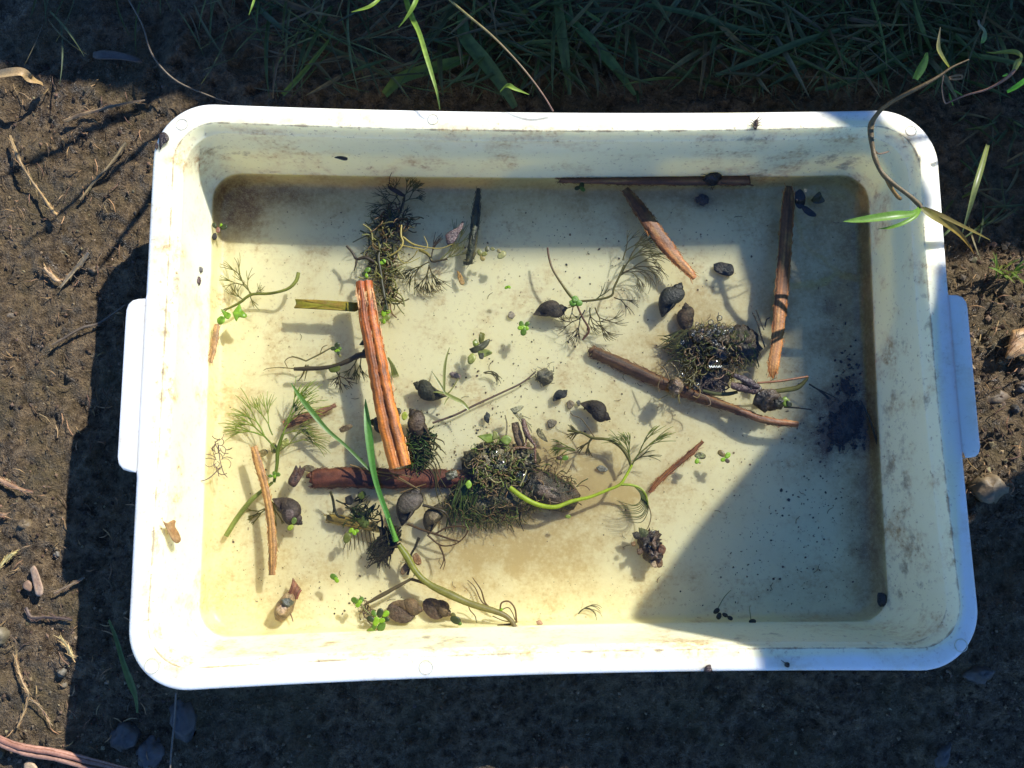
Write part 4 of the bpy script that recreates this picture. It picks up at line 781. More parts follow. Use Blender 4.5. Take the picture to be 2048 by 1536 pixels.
# ------------------------------------------------------------------ snails
SN = [(1100, 622, 70, 12, 250, (.045, .036, .026), (.10, .078, .055), UN-.002, 'dark grey snail half hidden by the feathery plant in mid tray'),
 (862, 783, 72, 158, 280, (.035, .036, .020), (.075, .07, .04), UN-.002, 'olive-black pointed snail under the pale grass tuft'),
 (840, 850, 74, 125, 260, (.05, .035, .02), (.10, .07, .04), UN, 'round brown snail just right of the orange stem'),
 (1120, 792, 36, 40, 240, (.035, .038, .034), (.08, .08, .07), UN-.002, 'small dark grey snail with its tip up right, in open water'),
 (1188, 824, 70, -28, 262, (.03, .022, .015), (.055, .045, .03), UN-.002, 'blackish snail with an orange-brown lip lying right of the small grey one'),
 (1340, 604, 80, 62, 255, (.022, .024, .017), (.05, .047, .03), UN, 'large black snail standing above the frothy clump'),
 (1370, 634, 56, 100, 200, (.05, .04, .022), (.13, .085, .045), UN, 'mottled brown snail tucked against the large black one'),
 (580, 1023, 80, -38, 260, (.05, .038, .03), (.10, .07, .055), UN-.002, 'broad dark purplish snail right of the tan torn stem'),
 (822, 1012, 84, 68, 250, (.035, .033, .024), (.075, .06, .04), UN, 'dark snail with a drawn-out brown tip under the sunken stem'),
 (868, 1038, 66, 72, 255, (.06, .048, .022), (.13, .10, .05), UN, 'shaggy olive-brown snail beside the forked brown branches'),
 (812, 1220, 70, -8, 6, (.11, .075, .04), (.22, .14, .07), UN-.002, 'snail turned mouth up at the near wall, nearest the duckweed'),
 (875, 1216, 60, -32, -10, (.10, .07, .04), (.20, .13, .065), UN-.002, 'two-toned brown snail at the near wall, second from the duckweed'),
 (768, 852, 56, 165, 260, (.028, .03, .026), (.06, .06, .05), UN-.002, 'dark snail mostly hidden behind the left edge of the orange stem'),
 (974, 836, 24, 100, 250, (.06, .065, .06), (.11, .11, .10), UN-.002, 'tiny grey snail on the floor above the central clump'),
 (1436, 716, 74, 70, 230, (.012, .013, .012), (.035, .03, .022), UN-.002, 'glossy black snail sitting in the frothy clump')]
for x, y, ln, a, ro, c1, c2, z, lab in SN:
    root = thing('pond_snail', W(x, y, z), lab, 'snail', 'pond snails in the tray'); m, f = MB(), MB()
    shell(m, f, x, y, z, ln, a, ro, c1, c2, (.30, .19, .09) if ro in (90, 8, -14) else (.09, .06, .04)); m.build('shell', M_SHELL, root); f.build('foot', M_SHELL, root)

# ------------------------------------------------------------------ dead leaves, cases and other bits
BT = 'loose bits in and on the tray'
def bit(name, label, cat, fn, mat=M_DEBRIS, group=BT):
    m = MB(); fn(m); return tag(m.build(name, mat), label, cat, group)
def fl(o, z, c, c2=None, **k): return lambda m: flake(m, o, z, c, col2=c2, **k)
def bl(*a, **k): return lambda m: blob(m, *a, **k)
root = thing('caddisfly_case', W(575, 1205, ZF), 'tan oval caddisfly case with reddish bark at its top, in the lower left corner', 'insect case', BT)
m = MB(); blob(m, 573, 1212, UN-.002, 17, 30, .008, (.20, .13, .07), ang=-28, rough=.25, col2=(.32, .22, .12)); blob(m, 577, 1203, UN+.002, 12, 10, .006, (.07, .075, .06), ang=-28, rough=.4); m.build('case', M_DEBRIS, root)
m = MB()
for k in range(9): tube(m, [(577+k*2.0, 1190+k, UN+.003, 2.6), (585+k*1.5, 1170+k*2, UN+.004, 3), (586+k*2.2, 1156+k*3, UN+.003, 1)], jit((.26, .11, .06), .4), sides=5)
m.build('bark', M_REED, root); m = MB(); tube(m, [(581, 1228, UN, 1.4), (584, 1236, UN, 1), (586, 1243, UN, 1)], (.2, .12, .07)); m.build('stalk', M_REED, root)
root = thing('caddisfly_case', W(1297, 1093, ZW), 'glossy dark lump of wet leaf scraps at the edge of the shade', 'insect case', BT); m = MB()
blob(m, 1298, 1085, UN, 20, 24, .006, (.025, .02, .015), rough=.8, col2=(.09, .055, .03), fr=4, nu=24, nv=16); blob(m, 1305, 1110, UN, 18, 16, .006, (.022, .018, .014), rough=.8, col2=(.08, .05, .03), fr=4); m.build('case', M_DEBRIS, root)
for o, c in (([(1277, 1055), (1290, 1058), (1298, 1065), (1285, 1080), (1279, 1070)], (.11, .12, .04)), ([(1264, 1066), (1276, 1063), (1282, 1076), (1270, 1078)], (.06, .05, .03)), ([(1315, 1100), (1322, 1088), (1332, 1096), (1328, 1108), (1318, 1110)], (.20, .09, .04)), ([(1312, 1122), (1324, 1118), (1325, 1132), (1315, 1135)], (.19, .11, .05)), ([(1300, 1123), (1312, 1122), (1314, 1135), (1304, 1133)], (.36, .26, .16)), ([(1273, 1098), (1284, 1096), (1286, 1106), (1276, 1110)], (.14, .08, .04)), ([(1262, 1085), (1270, 1082), (1271, 1092), (1264, 1092)], (.25, .14, .05))):
    m = MB(); flake(m, o, UN+.006, c, thick=.0008); m.build('leaf_scrap', M_DEBRIS, root)
bubbles(root, [(1306, 1063, 4, ZW+.005), (1299, 1093, 2.5, ZW+.006), (1290, 1089, 2, ZW+.006)])
root = thing('wet_debris', W(1515, 780, ZW), 'glistening purple-black chunk of rotten wood and leaves below the orange strip', 'plant debris', BT); m = MB()
tube(m, [(1462, 770, FL+.002, 6), (1485, 775, FL+.002, 9), (1515, 782, FL+.002, 8), (1530, 790, FL, 5)], (.07, .04, .03), rag=.2, sides=9, flat=.6, n=20); tube(m, [(1468, 750, FL+.004, 4), (1485, 757, FL+.004, 7), (1505, 768, FL+.004, 7), (1520, 775, FL+.003, 4)], (.045, .03, .028), rag=.2, sides=9, flat=.6, n=20)
blob(m, 1532, 800, FL-.002, 26, 22, .006, (.03, .025, .015), rough=.7, col2=(.07, .05, .03)); blob(m, 1550, 805, FL-.002, 14, 14, .005, (.02, .02, .012), rough=.6); m.build('rotten_wood', M_DEBRIS, root)
m = MB(); flake(m, [(1564, 797), (1572, 793), (1583, 808), (1580, 813), (1566, 812)], FL, (.17, .26, .03)); flake(m, [(1574, 800), (1583, 805), (1583, 813), (1574, 812)], FL+.001, (.03, .04, .02)); m.build('leaf', M_LEAF, root)
m = MB(); tube(m, [(1405, 781, zt, 3), (1430, 787, zt, 4), (1455, 788, zt, 4), (1475, 784, zt, 3)], (.17, .18, .05), flat=.5); tube(m, [(1540, 784, zt, 4), (1570, 780, zt, 5), (1595, 775, zt, 5), (1612, 760, zt, 3), (1616, 753, zt, 2)], (.30, .28, .06), flat=.5); m.build('leaf_stalk', M_PLANT, root)
bubbles(root, [(x, y, r, ZW+.006) for x, y, r in ((1479, 752, 2.5), (1511, 762, 3), (1520, 777, 4), (1503, 772, 3), (1518, 786, 2.5), (1555, 795, 3), (1502, 776, 2.2), (1473, 735, 2.4))])
bit('bark_fragment', 'dark bark fragment with a toothed top edge, above the purplish snail', 'bark', fl([(577, 958), (586, 942), (592, 930), (597, 937), (600, 930), (604, 938), (610, 934), (608, 946), (600, 960), (590, 974), (582, 972), (576, 966)], zt, (.055, .035, .032), (.12, .06, .035), thick=.001))
bit('leaf_fragment', 'torn black leaf scrap floating right of the slanting orange strip', 'leaf scrap', fl([(1427, 528), (1440, 524), (1452, 526), (1465, 530), (1468, 545), (1460, 552), (1446, 550), (1436, 546), (1428, 540)], UN-.002, (.018, .018, .016), (.05, .04, .03)))
bit('leaf_fragment', 'hooked black leaf scrap in the shade right of the upright strip top', 'leaf scrap', lambda m: (flake(m, [(1590, 385), (1601, 378), (1611, 392), (1609, 410), (1600, 418), (1590, 408)], zt, (.012, .013, .016)), flake(m, [(1602, 412), (1612, 412), (1630, 425), (1632, 433), (1618, 432), (1606, 422)], zt, (.014, .015, .018))))
bit('leaf_fragment', 'faint olive leaf scrap in the shade at the far right', 'leaf scrap', fl([(1622, 400), (1632, 388), (1640, 383), (1644, 392), (1650, 402), (1640, 407), (1628, 407)], UN, (.10, .10, .05)))
bit('silt_lump', 'fuzzy black tuft sitting on the long stem at the far wall', 'silt tuft', lambda m: (blob(m, 1425, 358, FL+.001, 16, 12, .004, (.012, .012, .014), rough=.6), curls(m, 1425, 360, 18, 14, 30, FL, FL+.004, [(.015, .015, .015)], (8, 18), (.5, .9))))
bit('silt_lump', 'small dark grey silt tuft under the far wall right of the slanting strip', 'silt tuft', bl(1404, 402, UN-.003, 14, 11, .004, (.05, .045, .045), rough=.6))
bit('leaf_curl', 'large black decayed leaf mass in the shade by the right wall', 'dead leaf', lambda m: ([blob(m, x, y, UN-.0036, rx, ry, .0020, (.026, .022, .020), ang=a, rough=.9, col2=(.05, .04, .032), nu=30, nv=14, fr=6) for x, y, rx, ry, a in ((1690, 850, 28, 24, 60), (1706, 826, 14, 22, 10), (1676, 870, 16, 13, 0), (1692, 775, 8, 16, 20))],
  [blob(m, R.gauss(1690, 22), R.gauss(848, 25), UN-.0038, R.uniform(2, 7), R.uniform(2, 5), .0012, (.03, .026, .024), ang=R.uniform(0, 180), rough=.8, nu=8, nv=6) for _ in range(120)],
  [blob(m, R.gauss(1698, 15), R.gauss(770, 45), UN-.0038, R.uniform(1, 3.5), R.uniform(1, 3), .001, (.04, .034, .03), ang=R.uniform(0, 180), rough=.8, nu=8, nv=6) for _ in range(70)],
  curls(m, 1690, 850, 60, 60, 120, UN-.0038, UN-.002, [(.06, .05, .042), (.03, .028, .028), (.09, .07, .05)], (4, 12), (.4, 1)), tube(m, [(1720, 800, UN+.004, 2), (1738, 835, UN+.006, 2.4), (1755, 890, zt, 2)], (.02, .02, .02))))
bit('silt_lump', 'dark oval slug-like lump at the waterline of the right wall corner', 'silt lump', bl(1763, 1202, ZW-.004, 9, 18, .004, (.022, .022, .02), ang=8, rough=.3))
bit('silt_lump', 'greyish silt knot with fine hairs right of the long thin stalk', 'silt tuft', lambda m: (blob(m, 1090, 755, UN-.003, 16, 14, .004, (.09, .09, .07), rough=.8, col2=(.18, .16, .10)), curls(m, 1090, 752, 22, 18, 30, UN-.002, UN+.001, [(.18, .16, .10), (.12, .12, .08)], (8, 20), (.4, .8))))
bit('silt_lump', 'grey-green silt knot on the sunken brown stem', 'silt tuft', bl(904, 950, UN+.006, 12, 9, .003, (.07, .075, .045), rough=.8, col2=(.16, .15, .09)))
bit('leaf_flake', 'ragged orange-brown leaf flake stuck on the left wall above the corner', 'leaf scrap', fl([(324, 1040), (334, 1046), (345, 1040), (352, 1042), (350, 1052), (358, 1066), (362, 1080), (354, 1087), (344, 1080), (334, 1060)], .0775, (.30, .16, .05), (.36, .21, .08), thick=.0006, dz=lambda X, Y: -(X-330)*.00030), M_STRAW)
bit('mud_splash', 'blackish mud splash on the far left corner of the rim', 'mud', lambda m: (flake(m, [(318, 268), (328, 264), (337, 272), (337, 282), (326, 290), (320, 300), (318, 285)], ZR+.0006, (.035, .022, .015), thick=.0012), flake(m, [(309, 290), (314, 284), (317, 294), (312, 300)], ZR+.0004, (.06, .035, .02), thick=.0008)))
bit('dead_insect', 'small brown dead insect lying across the far rim', 'insect', lambda m: (blob(m, 1511, 250, ZR, 5, 11, .002, (.07, .04, .02), ang=-10, rough=.4), [tube(m, [(1511, 245+k*5, ZR+.002, .8), (1511+s*8, 240+k*5, ZR+.002, .7), (1511+s*13, 236+k*8, ZR+.0006, .5)], (.09, .055, .03), sides=4) for s in (-1, 1) for k in range(3)], tube(m, [(1513, 242, ZR+.002, 1), (1520, 230, ZR+.001, .6)], (.1, .06, .03), sides=4)))
bit('seed', 'black pointed seed stuck on the far wall near the left', 'seed', lambda m: tube(m, [(669, 315, .058, 1), (678, 315, .058, 3.5), (688, 317, .058, 4.5), (695, 318, .058, 3)], (.02, .018, .016), flat=.5))
bit('bark_fragment', 'dark brown bark chip standing on the near rim', 'bark', fl([(1407, 1343), (1411, 1332), (1421, 1329), (1423, 1336), (1425, 1342), (1416, 1345)], ZR+.001, (.05, .028, .018), thick=.003), M_DEBRIS)
bit('seed', 'round black seed with a thin stalk on the blue-shaded near rim', 'seed', lambda m: (blob(m, 1573, 1329, ZR, 5, 5, .002, (.02, .018, .014)), tube(m, [(1570, 1326, ZR+.001, .8), (1562, 1320, ZR+.0005, .5)], (.03, .025, .02), sides=4)))
bit('mud_splash', 'two grey mud lumps stuck on the left wall above the waterline', 'mud', lambda m: (blob(m, 397, 562, .048, 7, 9, .002, (.10, .065, .05), rough=.6), blob(m, 402, 541, .046, 5, 7, .002, (.13, .12, .10), rough=.6)))
for lab, o, z, c, c2 in (('orange torn leaf flake on the floor below the blackish twig', [(914, 541), (920, 545), (926, 556), (929, 567), (922, 570), (916, 558)], UN, (.50, .28, .07), (.55, .34, .12)),
    ('tan oval leaf scrap leaning on the olive stalk, right one', [(824, 1112), (832, 1105), (840, 1113), (843, 1126), (836, 1131), (828, 1124)], zt, (.26, .13, .05), (.32, .19, .09)),
    ('tan oval leaf scrap tucked under the olive stalk, left one', [(803, 1135), (812, 1125), (820, 1128), (815, 1142), (805, 1150), (801, 1145)], zt, (.20, .12, .06), (.26, .16, .08)),
    ('dark green leaf scrap at the upper end of the thin reddish stem', [(1388, 912), (1395, 905), (1404, 905), (1412, 911), (1408, 918), (1396, 917)], FL, (.07, .065, .02), (.12, .13, .03)),
    ('brown leaf scrap with green duckweed beside the blackish twig', [(890, 470), (900, 462), (915, 455), (925, 442), (927, 450), (918, 468), (908, 485), (895, 490)], FL, (.055, .035, .03), (.09, .055, .045)),
    ('grey-green broad leaf sunk below the large left plant', [(600, 938), (612, 930), (626, 932), (632, 940), (618, 944)], UN, (.19, .15, .08), None),
    ('olive leaf scrap sunk between the feathery plant and the tan stem', [(515, 903), (530, 898), (536, 905), (528, 913), (518, 912)], UN, (.22, .17, .06), None),
    ('round olive leaf at the fork of the large left plant', [(540, 890), (548, 885), (554, 893), (552, 905), (544, 906)], UN, (.20, .20, .06), None),
    ('pale olive leaf behind the fork of the large left plant', [(562, 885), (572, 876), (578, 882), (574, 892), (564, 898)], UN, (.30, .31, .08), None),
    ('slim grey-olive pointed leaf on the floor right of the central clump', [(1072, 862), (1078, 856), (1088, 868), (1096, 884), (1086, 880), (1076, 872)], UN, (.22, .19, .09), (.16, .14, .07)),
    ('grey oval leaf ghost on the floor right of the looping stem', [(1192, 935), (1202, 930), (1216, 938), (1210, 944), (1198, 942)], UN-.003, (.26, .25, .20), None),
    ('brown square chip beside the blackish snail', [(1133, 805), (1140, 800), (1149, 806), (1144, 816), (1136, 818)], UN-.003, (.26, .20, .12), None),
    ('grey square chip beside the brown one', [(1152, 804), (1158, 800), (1162, 807), (1157, 813)], UN-.003, (.20, .19, .15), None),
    ('mauve chip on the floor above the olive snail', [(898, 748), (905, 743), (922, 750), (918, 758), (905, 755)], UN-.003, (.20, .15, .14), (.26, .2, .18)),
    ('small grey-brown chip on the open floor left of the half hidden grey snail', [(1017, 626), (1023, 622), (1031, 630), (1024, 638), (1016, 634)], UN-.003, (.28, .24, .19), (.36, .3, .22)),
    ('fuzzy brown chip on the floor above the looping stem', [(1094, 842), (1102, 838), (1114, 842), (1110, 852), (1098, 856)], UN-.003, (.17, .14, .09), (.24, .2, .13)),
    ('pinkish sliver on the near wall edge', [(1072, 1243), (1080, 1240), (1086, 1248), (1076, 1250)], ZW-.001, (.46, .27, .17), None),
    ('brown oval scrap above the sunken stem and left of the orange one', [(678, 858), (686, 852), (701, 848), (705, 854), (694, 862), (682, 865)], zt, (.15, .10, .045), (.2, .14, .06))):
    bit('leaf_scrap', lab, 'leaf scrap', fl(o, z, c, c2), M_DEBRIS)
# insect resting on the weed by the far wall
root = thing('water_bug', W(795, 381, ZW), 'slim black water bug resting on the weed fan by the far wall', 'water insect')
m = MB(); tube(m, [(777, 373, FL+.001, 2), (782, 377, FL+.002, 4), (792, 382, FL+.002, 5), (802, 388, FL+.002, 4.5), (809, 393, FL+.001, 1.5)], (.015, .015, .02), sides=10, flat=.6, n=14); m.build('body', M_SHELL, root)
for p in ([(780, 376, FL+.002, 1), (776, 370, FL+.003, 1), (780, 367, FL+.002, .7)], [(779, 367, FL+.002, .8), (779, 356, FL+.004, .7), (785, 342, FL+.004, .6)], [(785, 380, FL+.001, .9), (775, 376, FL+.003, .8), (766, 378, FL, .5)], [(788, 377, FL+.001, .9), (792, 370, FL+.003, .8), (800, 367, FL, .5)], [(797, 388, FL+.001, .9), (790, 398, FL+.003, .8), (776, 416, FL, .5)], [(803, 386, FL+.001, .9), (810, 392, FL+.003, .9), (806, 420, FL, .5)]):
    m = MB(); tube(m, p, (.02, .02, .02), sides=4); m.build('leg', M_SHELL, root)

# ------------------------------------------------------------------ duckweed and leaflets
DW = 'duckweed plants floating in the tray'
def duck(label, lst, rt=None):
    lo = np.mean([(a[0], a[1]) for a in lst], 0); root = thing('duckweed', W(lo[0], lo[1], ZW), label, 'duckweed', DW)
    for x, y, r, a, c in lst:
        m = MB(); o = []
        for k in range(10):
            t = 6.2832*k/10; u, v = r*1.25*math.cos(t), r*(.85+.1*math.cos(t))*math.sin(t); an = math.radians(a); o.append((x+u*math.cos(an)-v*math.sin(an), y-u*math.sin(an)-v*math.cos(an)))
        flake(m, o, FL+R.uniform(0, .0008), c, thick=.0008, warp=.0006); m.build('frond', M_LEAF, root)
    if rt:
        m = MB(); tube(m, rt, (.25, .28, .10), sides=4); m.build('root', M_PLANT, root)
Lg, Md, Dg = (.24, .42, .02), (.11, .20, .02), (.045, .06, .016)
duck('largest duckweed rosette, seven fronds by the near wall snails', [(742, 1238, 7, 150, Dg), (748, 1227, 6, 120, Md), (752, 1243, 8, 70, Lg), (760, 1226, 8, 80, Dg), (771, 1228, 7, 40, Lg), (771, 1238, 7, 170, Dg), (749, 1252, 6, 250, Md), (763, 1253, 9, 240, Md), (763, 1241, 6, 10, Lg)], [(723, 1210, FL, .8), (735, 1224, FL, .8), (748, 1236, FL, .7)])
duck('three-lobed green duckweed above the largest rosette', [(710, 1201, 7, 150, Md), (722, 1200, 6, 60, Md), (716, 1208, 6, 250, Lg), (719, 1204, 5, 20, Lg)])
duck('single olive duckweed frond between the caddis case and the root tuft', [(668, 1154, 7, 150, Md), (673, 1160, 5, 300, Lg)])
duck('bright five-lobed duckweed alone in open water', [(1043, 649, 6, 100, Md), (1054, 648, 5, 40, Md), (1041, 656, 5, 180, Lg), (1047, 663, 7, 260, Md), (1052, 656, 5, 330, Lg), (1047, 655, 5, 0, Lg)])
duck('pale duckweed with one brown frond at the edge of the shade', [(1443, 907, 7, 140, (.20, .15, .05)), (1455, 911, 6, 50, Lg), (1447, 919, 5, 200, Lg), (1454, 921, 5, 320, (.10, .07, .04))])
duck('two dark duckweed fronds over the fans of the looping stem', [(1119, 916, 5, 180, (.09, .06, .03)), (1130, 916, 6, 10, Md)])
duck('olive duckweed group above the grey-brown stem', [(667, 697, 5, 180, Dg), (674, 692, 6, 80, Dg), (674, 701, 5, 0, Lg), (677, 706, 4, 300, Dg), (679, 698, 4, 40, Md), (680, 711, 3, 280, (.2, .18, .05))])
duck('three dark green fronds just below the long stem at the far wall', [(1155, 376, 5, 200, Dg), (1163, 372, 6, 70, Dg), (1165, 378, 5, 320, Md)])
duck('yellow-green duckweed stack against the right side of the orange stem', [(769, 616, 6, 90, Dg), (768, 626, 7, 80, Lg), (772, 636, 7, 20, (.20, .24, .04)), (762, 642, 6, 200, (.16, .20, .04)), (768, 643, 4, 270, Lg), (777, 624, 4, 40, Lg)])
duck('small dark green duckweed above the top of the orange stem', [(735, 540, 6, 30, Md), (729, 547, 5, 220, Dg), (733, 551, 4, 280, Lg)])
duck('reddish duckweed with dark fronds stuck at the left wall waterline', [(429, 451, 5, 120, Dg), (448, 454, 6, 20, Dg), (436, 460, 5, 270, (.28, .13, .08)), (429, 473, 6, 260, (.04, .035, .03)), (442, 450, 3, 60, Lg)])
duck('four small green duckweed balls by the stalk of the large left plant', [(541, 952, 4, 180, Md), (548, 947, 4, 90, Md), (555, 949, 5, 0, Md), (549, 952, 4, 270, Lg)])
duck('pale drooping duckweed beside the dark green leaf scrap', [(1394, 922, 5, 250, Lg), (1399, 924, 3, 300, (.3, .3, .08))])
duck('dark folded duckweed right of the near wall snails', [(911, 1240, 9, 340, Dg), (907, 1232, 6, 110, (.14, .13, .03)), (918, 1246, 5, 330, Md)])
duck('single green frond stuck high on the left wall', [(368, 742, 5, 80, Md)])
duck('dark frond stuck on the left wall above the green one', [(368, 712, 5, 80, (.14, .12, .05))])
duck('tiny heart-shaped yellow-green frond in open upper water', [(1013, 575, 3.5, 30, Lg), (1018, 574, 3.5, 150, Lg)])
duck('bright lone frond on the dark weed strand', [(765, 524, 6, 30, (.28, .50, .03))])
duck('pale olive three-leaf duckweed right of the blackish twig', [(960, 506, 6, 120, (.20, .20, .05)), (965, 515, 6, 280, (.32, .25, .07)), (974, 498, 5, 260, (.12, .12, .05)), (969, 508, 5, 30, (.24, .24, .06))])
duck('translucent olive fronds drifting at the right of the three-leaf duckweed', [(1003, 510, 8, 40, (.34, .33, .12)), (998, 502, 4, 150, (.25, .22, .09)), (985, 498, 4, 0, (.2, .2, .07))])
duck('green frond with a small companion on the shaded purplish snail', [(588, 1042, 6, 70, (.13, .19, .04)), (581, 1055, 6, 220, (.32, .38, .04))])
duck('dark frond and bright frond resting on the orange stem edge', [(794, 826, 9, 60, (.05, .05, .02)), (809, 832, 7, 80, (.36, .42, .06))])
duck('olive fronds below the yellow-brown leaf stalk', [(702, 1061, 5, 40, Lg), (708, 1065, 5, 300, Lg), (694, 1076, 9, 70, (.13, .15, .03)), (713, 1062, 4, 0, Lg)])
duck('tiny frond in the loop of roots at the near wall', [(1002, 1219, 3.5, 20, Lg)])
duck('round green bead-like frond below the slimy lump', [(1136, 1033, 4.5, 0, (.2, .26, .04))])
duck('flat frond at the near wall edge under the largest rosette', [(742, 1261, 7, 5, (.2, .28, .03))])
duck('dark fronds tangled with fine threads in the near shade', [(1433, 1222, 6, 40, (.05, .05, .025)), (1438, 1232, 6, 250, (.06, .06, .03)), (1450, 1230, 5, 330, (.05, .05, .03)), (1460, 1236, 5, 330, (.05, .05, .03))], [(1434, 1220, zt, .8), (1448, 1195, zt, .8), (1462, 1180, zt, .5)])
duck('lone dark frond with a thread at the near wall in shade', [(1505, 1243, 6, 0, (.05, .055, .03))], [(1502, 1240, FL, .8), (1500, 1225, FL, .7), (1499, 1213, FL, .4)])
def leaflets(label, lst, z=FL):
    root = thing('leaf_cluster', W(lst[0][0][0][0], lst[0][0][0][1], ZW), label, 'leaf cluster')
    for o, c in lst: m = MB(); flake(m, o, z + R.uniform(0, .001), c, warp=.002, col2=tuple(x*.75 for x in c)); m.build('leaflet', M_LEAF, root)
BG = (.24, .44, .03)
leaflets('bright lime-green star leaflets floating at the left wall', [([(434, 638), (441, 632), (449, 634), (450, 643), (442, 649), (435, 646)], BG), ([(441, 617), (452, 623), (462, 628), (458, 638), (450, 636), (446, 628)], BG), ([(465, 625), (475, 612), (480, 608), (484, 620), (494, 630), (490, 636), (478, 635), (473, 643), (468, 634)], BG)])
leaflets('cluster of pale and dark olive leaves in open mid water', [([(945, 683), (952, 678), (958, 688), (955, 695), (947, 692)], (.22, .28, .04)), ([(960, 664), (970, 668), (968, 680), (962, 690), (957, 680)], (.20, .20, .04)), ([(938, 698), (955, 690), (968, 682), (980, 678), (975, 692), (958, 704), (945, 706)], (.10, .10, .045)), ([(955, 704), (965, 698), (978, 700), (985, 706), (975, 712), (960, 716)], (.30, .34, .08)), ([(935, 714), (945, 706), (952, 716), (944, 728), (936, 726)], (.32, .34, .08)), ([(960, 706), (968, 706), (966, 718), (958, 716)], (.09, .09, .05))])
leaflets('dim dark leaves sunk beneath the sunken brown stem', [([(700, 1020), (720, 1028), (735, 1020), (752, 1005), (748, 1018), (732, 1035), (712, 1036)], (.05, .055, .02)), ([(690, 995), (700, 990), (708, 998), (702, 1010), (692, 1008)], (.06, .055, .04)), ([(715, 990), (726, 982), (732, 990), (722, 1000)], (.17, .22, .03)), ([(712, 1038), (726, 1030), (738, 1040), (736, 1056), (722, 1052)], (.20, .26, .05))], UN+.003)
plant('dark forked weed stem with green tufts, left of the bright grass shoot', (700, 1020), [
  ('stem', T([(661, 983, FL, 2.4), (666, 1000, zt, 2.6), (669, 1018, zt, 2.6), (676, 1032, zt, 2.4), (690, 1036, zt, 2)], (.05, .05, .02))), ('stem', T([(669, 1012, zt, 2), (666, 1026, zt, 1.6)], (.05, .05, .02))),
  ('frond', FR((672, 1000, -30, 70, 20, 3, zt-.002, -.002, 20, 1.7, (.05, .055, .02)), (690, 1015, -10, 60, 22, 3, zt-.002, -.002, 26, 1.6, (.05, .06, .02)))),
  ('moss', lambda m: (curls(m, 725, 1032, 28, 18, 60, UN, zt, [(.05, .10, .015), (.04, .05, .02), (.13, .18, .03)], (8, 24), (.6, 1.3)))),
  ('hair', lambda m: [tube(m, [(690+k*8, 1062+R.uniform(-4, 4), UN+.002, 1.4), (693+k*8, 1078, UN+.002, 1.3), (688+k*9+R.uniform(-4, 8), 1094+R.uniform(-6, 8), UN+.002, .6)], jit((.17, .13, .05)), sides=4) for k in range(8)])])
m = MB()
for p in ([(735, 945, UN+.01, 1.2), (770, 952, UN+.01, 1.2), (800, 960, UN+.01, 1), (830, 975, UN+.01, .8)], [(780, 945, UN+.01, 1.4), (810, 962, UN+.01, 1.2), (840, 980, UN+.01, .8)], [(800, 985, FL, 1), (830, 975, FL, 1), (852, 968, FL, .7)], [(770, 960, FL, .9), (800, 950, FL, .9), (825, 955, FL, .7)], [(700, 930, UN+.01, 1.8), (750, 942, UN+.01, 2), (800, 950, UN+.01, 1)]): tube(m, p, jit((.20, .15, .06), .3), sides=4, n=14)
tag(m.build('root_tangle', M_PLANT), 'fine straw-coloured threads crossing over the sunken brown stem', 'rootlets', WP)

# ------------------------------------------------------------------ silt specks on the tray floor
def specks():
    m = MB()
    def one(x, y, r, c, z=ZF):
        k = R.choice((3, 4, 5, 6)); a0 = R.uniform(0, 6.28); e = R.uniform(.4, 1); o = R.uniform(0, 3.14); vs = []
        for i in range(k):
            a = a0 + 6.2832*i/k; u, v = r*math.cos(a)*R.uniform(.7, 1.2), r*e*math.sin(a)*R.uniform(.7, 1.2)
            vs.append(W(x + u*math.cos(o) - v*math.sin(o), y + u*math.sin(o) + v*math.cos(o), z + .0004))
        vs.append(W(x, y, z + .0004 + r*.00012)); m.add(vs, [((i+1) % k, i, k) for i in range(k)], jit(c, .4))
    cs = [(.05, .035, .025), (.09, .06, .035), (.03, .028, .026), (.17, .11, .06), (.12, .09, .06)]
    for _ in range(800): one(R.uniform(460, 1715), R.uniform(410, 1228), R.choice((.7, .8, 1, 1.2, 1.6)), R.choice(cs))
    for cx, cy, sx, sy, n in ((930, 915, 60, 45, 190), (985, 800, 90, 70, 130), (1640, 1000, 70, 110, 170), (1050, 440, 200, 45, 90), (1150, 700, 140, 90, 110), (1700, 780, 40, 140, 110), (1580, 1150, 110, 60, 90), (520, 1150, 60, 80, 60), (1250, 600, 90, 70, 70), (1530, 970, 100, 120, 120), (710, 1190, 50, 30, 50)):
        for _ in range(n):
            x, y = R.gauss(cx, sx), R.gauss(cy, sy)
            if 450 < x < 1725 and 405 < y < 1230: one(x, y, R.choice((.8, 1, 1.2, 1.5, 2, 2.8)), R.choice(cs))
    for _ in range(26): one(R.uniform(1560, 1740), R.uniform(760, 1150), R.uniform(1.8, 4.2), (.04, .038, .033))
    for _ in range(70):
        x, y = R.uniform(470, 1700), R.uniform(420, 1220); d = R.uniform(0, 6.28); l = R.uniform(2, 9)
        tube(m, [(x, y, ZF+.0006, .55), (x+l*math.cos(d), y+l*math.sin(d), ZF+.0008, .6), (x+2*l*math.cos(d+.5), y+2*l*math.sin(d+.2), ZF+.0006, .4)], jit((.14, .10, .06), .4), sides=4, n=5)
    o = m.build('silt_specks', M_SPECK); o['kind'] = 'stuff'; o['label'] = 'tiny dark specks of silt and fibre scattered over the tray floor'
specks()

